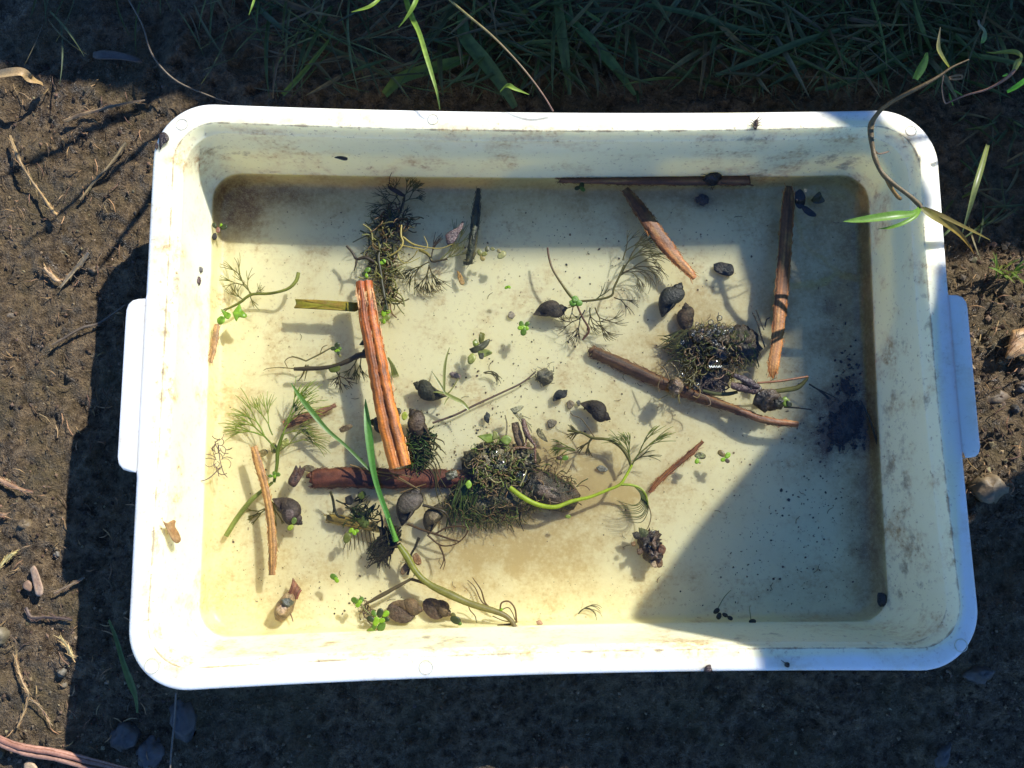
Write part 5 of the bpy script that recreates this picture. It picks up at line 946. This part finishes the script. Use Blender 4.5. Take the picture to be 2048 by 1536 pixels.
# ------------------------------------------------------------------ the sprawling grass stem over the far right corner
root = thing('grass_runner', W(1800, 300, ZR), 'brown creeping grass stem with green leaves hanging over the far right corner of the tray', 'grass stem')
SB, SG = (.13, .085, .035), (.17, .34, .04)
def part(n, fn, mat=M_GRASS): m = MB(); fn(m); m.build(n, mat, root)
part('stem', T([(1938, 119, .128, 1.6), (1905, 134, .126, 2.4), (1880, 151, .124, 3), (1855, 166, .122, 4), (1820, 184, .118, 4.5), (1788, 201, .112, 4.5), (1764, 218, .106, 4.5), (1749, 236, .101, 5), (1742, 252, .098, 7), (1742, 275, .097, 6), (1746, 300, .096, 5), (1750, 316, .096, 6), (1760, 340, .095, 5), (1773, 356, .095, 6), (1795, 374, .095, 5), (1818, 391, .095, 5), (1836, 407, .094, 6), (1842, 416, .094, 5)], (.15, .10, .04), n=70, col2=(.13, .09, .03)), M_REED)
part('stub', T([(1771, 353, .095, 5), (1779, 370, .093, 4.5), (1788, 384, .090, 4), (1797, 395, .088, 4.5), (1802, 398, .087, 3)], (.26, .15, .04), n=16), M_REED)
part('twig', T([(1750, 302, .096, 2), (1758, 308, .094, 1.5), (1775, 304, .092, 1.4), (1777, 303, .092, .8)], (.20, .11, .05)), M_REED)
part('leaf', lambda m: ribbon(m, [(1840, 415, .094, 3), (1825, 427, .097, 6), (1790, 431, .100, 9), (1745, 437, .100, 8), (1710, 441, .099, 5), (1686, 443, .098, .4)], SG, n=26, col2=(.22, .40, .06)), M_LEAF)
part('leaf', lambda m: ribbon(m, [(1841, 417, .094, 3), (1830, 433, .097, 4), (1805, 447, .098, 4), (1780, 455, .097, 3), (1757, 458, .095, .4)], (.20, .38, .04), n=18), M_LEAF)
part('leaf', lambda m: ribbon(m, [(1841, 415, .094, 4), (1862, 430, .094, 8), (1895, 450, .090, 8), (1920, 470, .084, 6), (1938, 492, .075, 3), (1948, 508, .066, .8)], (.20, .20, .04), n=24, col2=(.30, .16, .03)))
part('leaf', lambda m: ribbon(m, [(1848, 417, .094, 4), (1875, 428, .093, 5), (1910, 445, .090, 4), (1945, 462, .084, 3), (1980, 480, .076, .6)], (.13, .10, .03), n=22, col2=(.26, .21, .05)))
part('leaf', lambda m: ribbon(m, [(1830, 158, .118, 6), (1840, 140, .122, 9), (1848, 122, .126, 8), (1853, 105, .130, 3)], (.13, .26, .04), n=14), M_LEAF)
part('leaf', lambda m: ribbon(m, [(1898, 134, .125, 2), (1888, 120, .128, 4), (1877, 100, .132, 5), (1877, 80, .134, 3), (1881, 54, .136, .5)], (.30, .33, .04), n=18, col2=(.30, .25, .14)), M_LEAF)
part('twig', T([(1887, 152, .120, 1.2), (1884, 175, .112, 1.2), (1888, 200, .104, 1.6), (1892, 207, .102, 1.6)], (.30, .18, .11)), M_REED)
part('stem', T([(1892, 207, .102, 1.5), (1930, 191, .106, 2), (1970, 180, .110, 2.4), (2000, 165, .114, 3), (2020, 150, .118, 4), (2030, 138, .120, 4)], (.24, .13, .08), n=24), M_REED)
part('leaf', lambda m: ribbon(m, [(2028, 140, .120, 5), (2034, 126, .123, 7), (2041, 113, .126, 5), (2030, 105, .128, 6), (2010, 104, .128, 4), (1985, 106, .126, 2), (1972, 104, .124, .5)], (.26, .30, .07), n=24, col2=(.30, .34, .04)), M_LEAF)
part('leaf', lambda m: ribbon(m, [(2014, 184, .112, 3), (2030, 175, .114, 5), (2048, 162, .116, 5), (2075, 140, .118, 2)], (.10, .36, .03), n=14), M_LEAF)
part('leaf', lambda m: ribbon(m, [(1964, 86, .124, 3), (1967, 76, .126, 6), (1968, 62, .128, 4), (1958, 50, .130, 3), (1957, 40, .130, 2)], (.16, .34, .05), n=14, col2=(.36, .30, .24)), M_LEAF)
part('leaf', lambda m: ribbon(m, [(1975, 290, .070, 4), (1962, 335, .076, 6), (1950, 375, .078, 6), (1938, 420, .074, 4), (1925, 465, .066, .8)], (.24, .28, .07), n=18, col2=(.20, .24, .08)), M_LEAF)
part('leaf', lambda m: (tube(m, [(1898, 155, .118, 2), (1908, 152, .118, 3), (1922, 150, .118, 3), (1924, 156, .118, 2), (1910, 158, .118, 3), (1899, 158, .118, 2)], (.36, .18, .06), flat=.5)), M_STRAW)
part('leaf', lambda m: (ribbon(m, [(1907, 180, .104, 1.5), (1916, 186, .105, 2), (1927, 192, .106, .8)], (.12, .30, .05)), ribbon(m, [(1898, 186, .103, 1), (1902, 200, .103, 2), (1906, 211, .100, .8)], (.10, .32, .04)), ribbon(m, [(2005, 152, .115, 1), (2013, 150, .116, 3), (2020, 149, .117, 1)], (.10, .36, .05))), M_LEAF)

# ------------------------------------------------------------------ grass bank behind the tray
GB = 'single grass blades at the far rim'
for lab, pts, c, c2, tb in (
  ('lit green grass blade with its tip touching the far rim', [(800, -40, .045, 4), (822, 30, .075, 6), (838, 65, .087, 5), (852, 110, .092, 5), (864, 150, .093, 4), (874, 185, .091, 2.5), (880, 219, .084, .8)], (.22, .38, .05), (.30, .40, .08), 0),
  ('long thin pinkish grass stalk arching down on the far rim', [(870, -25, .085, 2.4), (935, 30, .094, 2.6), (985, 72, .097, 2.2), (1030, 118, .098, 1.8), (1065, 160, .095, 1.6), (1090, 195, .090, 1.6), (1106, 222, .083, 1.8)], (.36, .34, .12), (.50, .30, .22), 1),
  ('short lit grass tip at the top edge, leftmost of two', [(765, -12, .095, 3), (755, 2, .098, 4), (738, 14, .099, 4), (715, 21, .098, 2), (703, 24, .097, .6)], (.26, .40, .05), None, 0),
  ('short lit grass tip at the top edge, right of the other', [(838, -20, .095, 4), (832, 2, .098, 5), (822, 22, .098, 4.5), (808, 42, .096, 2), (797, 55, .094, .5)], (.24, .38, .05), None, 0),
  ('tiny lit leaf tip close behind the middle of the far rim', [(1000, 185, .070, 4), (1015, 172, .082, 6), (1030, 178, .084, 4), (1058, 189, .080, .5)], (.24, .36, .05), None, 0),
  ('narrow grass tip at the top edge above the left end of the tray', [(512, -12, .09, 2), (506, 8, .094, 2.5), (498, 30, .093, .6)], (.24, .38, .06), None, 0),
  ('dull green shoot with three blades just behind the left end of the far rim', [(566, 190, .018, 5), (590, 165, .021, 6), (620, 130, .023, 5), (655, 85, .023, 3), (668, 60, .021, .6)], (.16, .24, .04), None, 0),
  ('broad dull green blade lying level behind the far rim', [(770, 190, .014, 9), (800, 160, .018, 13), (850, 142, .021, 13), (900, 128, .021, 12), (940, 112, .018, 3)], (.14, .22, .04), None, 0),
  ('broad dull blade bending down to the middle of the far rim', [(925, 30, .021, 10), (930, 75, .025, 14), (965, 120, .025, 16), (1000, 165, .023, 13), (1030, 215, .018, 7)], (.13, .20, .06), None, 0),
  ('upright dull blade behind the right half of the far rim', [(1115, -10, .021, 9), (1122, 60, .025, 11), (1130, 120, .025, 10), (1140, 190, .021, 3)], (.15, .20, .06), None, 0),
  ('long dull blade slanting right behind the far rim', [(1130, 30, .021, 6), (1175, 75, .024, 11), (1225, 130, .023, 11), (1270, 190, .018, 4)], (.12, .21, .06), None, 0),
  ('long bluish blade lying at the top right', [(1290, 10, .02, 5), (1380, 28, .025, 7), (1450, 50, .025, 6), (1530, 70, .02, 4)], (.10, .16, .06), None, 0),
  ('bluish blade slanting down left at the top right', [(1680, 60, .025, 4), (1600, 85, .028, 7), (1520, 118, .025, 7), (1430, 152, .02, 4)], (.10, .16, .06), None, 0),
  ('bluish blade curving low at the top right, above the shaded rim', [(1790, 128, .02, 3), (1730, 150, .025, 6), (1670, 172, .025, 6), (1630, 180, .02, 4)], (.10, .16, .06), None, 0)):
    m = MB()
    if tb: tube(m, pts, c, col2=c2, n=40)
    else: ribbon(m, pts, c, col2=c2, n=26)
    tag(m.build('grass_sprig', M_GRASS), lab, 'grass blade', GB)
def grass():
    m = MB()
    def blade(x, y, L, a, h, wd, c):
        aa = math.radians(a); pts = []; n = 5; cu = R.uniform(-.5, .5)
        for i in range(n+1):
            t = i/n; pts.append((x, y, max(.004, .006 + h*math.sin(min(1, t*1.15)*math.pi*.62)), wd*(1-t**2.2)*(.55+.9*t if t < .5 else 1) + .3)); x += L/n*math.cos(aa); y -= L/n*math.sin(aa); aa += cu/n
        ribbon(m, pts, c, n=10, col2=mixc(c, (.12, .15, .04), .4), tilt=R.uniform(-.5, .5))
    cols = [(.09, .13, .04), (.12, .17, .05), (.15, .19, .07), (.18, .16, .08), (.10, .14, .07), (.24, .19, .09)]
    for _ in range(900):
        x = R.gauss(R.choice((620, 960, 1020, 1160, 1480, 1560, 1700, 1850, 2000)), 75); y = R.gauss(60, 70) if R.random() < .7 else R.uniform(-260, 120)
        if y > 185: continue
        a = R.choice((R.gauss(-70, 40), R.gauss(200, 40), R.gauss(-20, 35), R.gauss(100, 50)))
        L = R.uniform(70, 240); ye = y - L*math.sin(math.radians(a))
        if ye > 195: L *= max(.2, (195-y)/(ye-y))
        blade(x, y, L, a, R.uniform(.008, .026), R.choice((1.2, 1.6, 2, 2.5, 3.5, 5, 7)), jit(R.choice(cols), .5))
    for _ in range(60):
        x, y = R.uniform(1905, 2120), R.uniform(215, 450); blade(x, y, R.uniform(40, 110), R.uniform(-140, 40), R.uniform(.004, .012), R.uniform(1.5, 4), jit(R.choice(cols), .3))
    for _ in range(40): blade(R.uniform(60, 520), R.uniform(-120, 60), R.uniform(50, 140), R.uniform(-120, -40), R.uniform(.008, .02), R.uniform(1, 3), jit(R.choice(cols), .3))
    o = m.build('grass', M_GRASS); o['kind'] = 'stuff'; o['label'] = 'dark matted grass bank behind the tray'
grass()
root = thing('grass_tuft', W(2005, 545, 0), 'small sunlit grass tuft on the mud right of the tray', 'grass tuft'); 
for k in range(16):
    m = MB(); a = R.uniform(-2.9, .9); l = R.uniform(20, 62); x, y = 2008 + R.uniform(-18, 22), 548 + R.uniform(-8, 12)
    ribbon(m, [(x, y, .004, 2.4), (x+l*.5*math.cos(a), y+l*.5*math.sin(a)-4, .016, 2.8), (x+l*math.cos(a), y+l*math.sin(a), .020, .5)], jit(R.choice([(.20, .30, .05), (.28, .30, .07), (.16, .26, .04)])), n=9); m.build('blade', M_GRASS, root)

# ------------------------------------------------------------------ straw, chips, twigs and stones on the mud
def litter(name, label, cat, fn, mat=M_STRAW, group='litter on the mud'):
    m = MB(); fn(m); tag(m.build(name, mat), label, cat, group)
g = lambda x, y, h=.004: gz(x, y) + h
def twig(pts, c, h=.005, **k):
    def f(m):
        q = [(x, y, g(x, y, h*.75), r*.7) for x, y, r in pts]; c_ = tuple(v*k_ for v, k_ in zip(c, (.8, .86, .95))); tube(m, q, c_, sides=12, rag=.16, fib=.15, stripe=.45, flat=.55, n=len(pts)*8, **k); fuzzy(m, q, c, 10+len(pts)*4, (5, 16))
    return f
ST = (.44, .27, .10)
litter('leaf_curl', 'bent pale tan leaf lit at the left edge below the bank shade', 'dead leaf', lambda m: ribbon(m, [(-15, 152, g(0, 150, .012), 9), (20, 146, g(20, 146, .022), 10), (45, 145, g(45, 146, .024), 9), (62, 158, g(62, 158, .018), 9), (86, 170, g(86, 170, .006), 5)], (.44, .29, .12), n=24))
litter('straw', 'long bent pale straw stalk on the mud left of the tray', 'straw', twig([(20, 272, 4), (30, 300, 5), (42, 328, 4), (62, 360, 3.4), (82, 388, 4), (105, 422, 6), (114, 430, 4)], ST, .010))
litter('straw', 'flat split straw piece near the far left tray corner', 'straw', twig([(128, 242, 5), (160, 230, 6), (190, 222, 5), (225, 212, 4), (290, 200, 3)], (.34, .21, .09), .008))
litter('straw', 'bundle of thin dark straw stems near the far left tray corner', 'straw', twig([(252, 285, 5), (235, 310, 5), (215, 335, 4), (190, 362, 4), (160, 400, 3)], (.20, .14, .06), .006))
litter('wood_chip', 'split pale straw chip left of the tray shadow', 'wood chip', twig([(88, 535, 4), (100, 548, 6), (112, 560, 6), (122, 562, 3)], (.46, .28, .12), .006))
litter('twig', 'short pale stub slanting up towards the tray shadow', 'twig', twig([(120, 575, 3), (145, 545, 5), (165, 522, 6), (178, 505, 4)], (.26, .19, .10), .008))
litter('twig', 'thin dark twig running under the tray shadow', 'twig', twig([(103, 690, 2.5), (130, 675, 3.5), (165, 655, 4), (200, 645, 3), (250, 610, 2)], (.13, .09, .05), .007))
litter('wood_chip', 'reddish splinter at the left edge, middle height', 'wood chip', twig([(-10, 955, 5), (20, 970, 6), (45, 980, 4), (66, 985, 2)], (.36, .19, .09), .007))
litter('wood_chip', 'small orange splinter at the left edge below the reddish one', 'wood chip', twig([(-8, 1028, 4), (5, 1030, 4), (14, 1030, 3)], (.42, .24, .12)))
litter('straw', 'forked yellow straw blade at the left edge', 'straw', twig([(-2, 1136, 4), (12, 1118, 5), (24, 1108, 4), (33, 1104, 1.5)], (.56, .42, .14), .006))
litter('wood_chip', 'oblong pinkish-tan wood chip on the lower left mud', 'wood chip', lambda m: flake(m, [(60, 1138), (68, 1131), (75, 1140), (82, 1160), (87, 1178), (84, 1190), (74, 1192), (68, 1175)], g(72, 1160, .005), (.30, .19, .11), thick=.0014, col2=(.38, .26, .16)))
litter('wood_chip', 'broken brown chip beside the oblong one', 'wood chip', lambda m: flake(m, [(48, 1165), (56, 1160), (64, 1168), (62, 1182), (52, 1180), (45, 1174)], g(55, 1172, .004), (.26, .16, .09), thick=.0014))
litter('twig', 'straight brown twig poking out of the tray shadow, lower left', 'twig', twig([(108, 1186, 3), (130, 1175, 3.4), (150, 1165, 3), (170, 1155, 2)], (.28, .18, .09), .008))
litter('twig', 'dark forked stick under the wood chips at lower left', 'twig', twig([(52, 1215, 4), (62, 1234, 5), (90, 1234, 4), (120, 1236, 4), (145, 1240, 3)], (.13, .08, .05), .006))
litter('twig', 'dry root fibre hanging down the lower left mud', 'twig', twig([(30, 1310, 2), (35, 1335, 2.4), (45, 1365, 3), (56, 1385, 3.4), (54, 1405, 3), (45, 1430, 3.4), (34, 1455, 2.4)], (.42, .26, .10), .008))
litter('twig', 'thin branch of dry root curving to the right at lower left', 'twig', twig([(57, 1397, 1.6), (75, 1408, 1.8), (90, 1428, 1.6), (103, 1450, 1.2)], (.40, .26, .12), .007))
litter('straw', 'pale straw splinter touching the tray shadow at lower left', 'straw', twig([(118, 1272, 1.6), (132, 1290, 3.4), (142, 1308, 4), (148, 1316, 2)], (.52, .38, .14), .006))
litter('straw', 'bundle of reddish dry stalks at the lower left corner', 'straw', lambda m: [tube(m, [(x, y, g(x, y, .008+.002*(k % 2)), r) for x, y, r in ([(-10, 1472+k*4, 5), (30, 1488+k*4, 5), (60, 1494+k*5, 5), (110, 1502+k*5, 5), (170, 1516+k*6, 4), (260, 1540+k*3, 3)])], jit((.34, .17, .10), .3), sides=7, rag=.15, stripe=.3, n=24) for k in range(4)])
litter('wood_chip', 'pale angular chip at the bottom left edge', 'wood chip', lambda m: flake(m, [(48, 1528), (58, 1521), (72, 1530), (76, 1545), (50, 1545)], g(60, 1532, .005), (.42, .30, .17), thick=.0018))
litter('wood_chip', 'square-cut pale wood chip on the right edge mud', 'wood chip', lambda m: (flake(m, [(2010, 716), (2012, 708), (2022, 668), (2026, 660), (2050, 656), (2080, 652), (2084, 660), (2078, 708), (2070, 716), (2040, 712), (2020, 718)], g(2030, 690, .007), (.36, .20, .08), thick=.005, col2=(.42, .27, .12)), fuzzy(m, [(2016, 714, g(2030, 690, .011), 8), (2040, 690, g(2030, 690, .011), 20), (2070, 660, g(2030, 690, .011), 20)], (.25, .13, .05), 40, (8, 20), edge=.1)))
def stone(label, x, y, rx, ry, c, c2, h=.006, ang=0):
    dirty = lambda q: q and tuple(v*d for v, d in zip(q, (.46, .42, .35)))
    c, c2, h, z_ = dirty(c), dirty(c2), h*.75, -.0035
    litter('pebble', label, 'pebble', lambda m: blob(m, x, y, g(x, y, z_), rx, ry, h, c, ang=ang, rough=.5, col2=c2, fr=2.4), M_STONE, 'pebbles on the mud')
stone('pale angular pebble at the lower left edge', 10, 1268, 17, 18, (.28, .24, .15), (.36, .32, .22), .009)
stone('round tan pebble left of the tray shadow', 58, 1048, 13, 11, (.26, .20, .11), (.33, .25, .15), .007)
stone('grey pebble at the edge of the tray shadow', 120, 1108, 8, 8, (.20, .20, .18), (.30, .29, .26), .005)
stone('grey pebble left of the near tray corner', 129, 1342, 9, 9, (.22, .21, .17), (.32, .30, .24), .006)
stone('tiny white pebble near the bottom left roots', 112, 1380, 7, 5, (.30, .27, .20), None, .004)
stone('brownish pebble touching the tray shadow edge', 133, 1368, 8, 8, (.25, .21, .14), None, .005)
stone('olive pebble at the left edge bottom', 3, 1505, 10, 10, (.22, .19, .11), None, .006)
stone('pale lump of clay beside the tray shadow top', 195, 543, 14, 12, (.24, .18, .10), (.30, .22, .13), .006)
stone('small cream pebble high on the left mud', 128, 507, 9, 6, (.36, .32, .22), None, .005)
stone('pale flat pebble at mid left edge', 24, 632, 12, 7, (.30, .26, .20), None, .004)
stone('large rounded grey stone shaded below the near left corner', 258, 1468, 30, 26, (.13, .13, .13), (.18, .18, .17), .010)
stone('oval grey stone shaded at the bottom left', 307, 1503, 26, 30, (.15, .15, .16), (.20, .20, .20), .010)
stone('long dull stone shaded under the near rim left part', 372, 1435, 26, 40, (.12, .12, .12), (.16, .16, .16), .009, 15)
stone('big pale stone lit at the right, under the tray edge', 1965, 975, 32, 30, (.32, .25, .15), (.40, .32, .20), .012)
stone('buried pale clay lump right of the tray handle', 1985, 795, 26, 16, (.22, .17, .10), (.28, .21, .13), .005)
stone('small grey wet pebble at the right edge', 2035, 778, 12, 10, (.11, .11, .11), (.17, .17, .17), .007)
stone('dark wet pebble right of the handle end', 2020, 820, 10, 11, (.05, .05, .05), (.09, .09, .08), .007)
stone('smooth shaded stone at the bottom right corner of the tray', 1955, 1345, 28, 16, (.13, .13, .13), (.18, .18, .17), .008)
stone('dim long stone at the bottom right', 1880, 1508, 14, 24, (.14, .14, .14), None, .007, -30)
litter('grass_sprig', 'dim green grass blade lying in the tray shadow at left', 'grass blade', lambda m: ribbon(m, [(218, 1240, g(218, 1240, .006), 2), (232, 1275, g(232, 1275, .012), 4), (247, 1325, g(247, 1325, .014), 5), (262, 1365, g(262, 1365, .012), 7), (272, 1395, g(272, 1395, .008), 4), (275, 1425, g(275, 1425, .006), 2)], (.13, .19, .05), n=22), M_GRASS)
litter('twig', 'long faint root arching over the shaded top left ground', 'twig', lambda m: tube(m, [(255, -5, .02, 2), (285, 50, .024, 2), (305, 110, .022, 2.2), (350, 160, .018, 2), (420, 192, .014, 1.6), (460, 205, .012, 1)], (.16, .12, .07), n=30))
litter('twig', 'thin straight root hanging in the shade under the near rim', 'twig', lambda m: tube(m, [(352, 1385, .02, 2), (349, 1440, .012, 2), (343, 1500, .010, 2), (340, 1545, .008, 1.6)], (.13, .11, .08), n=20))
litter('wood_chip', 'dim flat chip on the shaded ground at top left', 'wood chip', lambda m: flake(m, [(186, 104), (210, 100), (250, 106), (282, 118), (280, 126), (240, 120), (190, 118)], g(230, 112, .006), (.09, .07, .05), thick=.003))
def gravel():
    m = MB(); cs = [(.05, .037, .025), (.08, .058, .035), (.15, .10, .058), (.22, .16, .09), (.11, .085, .055), (.06, .042, .026)]
    def crumb(x, y, r, c):
        z = gz(x, y); s = S(z); o = W(x, y, z + r*s*.25); vs = []; f = [(0, 2, 4), (2, 1, 4), (1, 3, 4), (3, 0, 4), (2, 0, 5), (1, 2, 5), (3, 1, 5), (0, 3, 5)]; q = [R.uniform(.5, 1.2) for _ in range(6)]
        a = R.uniform(0, 6.28); ca, sa = math.cos(a), math.sin(a)
        for k, d in enumerate(((1, 0, 0), (-1, 0, 0), (0, 1, 0), (0, -1, 0), (0, 0, .7), (0, 0, -.7))):
            vs.append(o + Vector(((d[0]*ca - d[1]*sa), (d[0]*sa + d[1]*ca), d[2]))*(r*s*q[k]))
        m.add(vs, f, jit(c, .3))
    for _ in range(5200):
        reg = R.random(); r = R.choice((1, 1.2, 1.5, 1.8, 2.2, 2.8, 3.6, 4.8, 6))*.9
        if reg < .5: x, y = R.uniform(-10, 330), R.uniform(120, 1545)
        elif reg < .72: x, y = R.uniform(1880, 2060), R.uniform(480, 1540)
        else: x, y = R.uniform(150, 2050), R.uniform(1340, 1545)
        crumb(x, y, r*(1.6 if x > 1880 and y < 1050 else 1), R.choice(cs))
    for _ in range(380):
        x, y = (R.uniform(-10, 300), R.uniform(150, 1545)) if R.random() < .65 else (R.uniform(1890, 2060), R.uniform(500, 1000)); d = R.uniform(0, 6.28); l = R.uniform(8, 34)
        tube(m, [(x, y, g(x, y, .002), .8), (x+l*.5*math.cos(d), y+l*.5*math.sin(d), g(x, y, .004), 1.1), (x+l*math.cos(d+.2), y+l*math.sin(d+.2), g(x+l*math.cos(d), y+l*math.sin(d), .002), .5)], jit(R.choice([(.20, .13, .07), (.34, .21, .10), (.12, .08, .05)]), .3), sides=4, n=5)
    o = m.build('gravel', M_GRIT, smooth=False); o['kind'] = 'stuff'; o['label'] = 'crumbs, grit and straw bits strewn over the mud'
gravel()
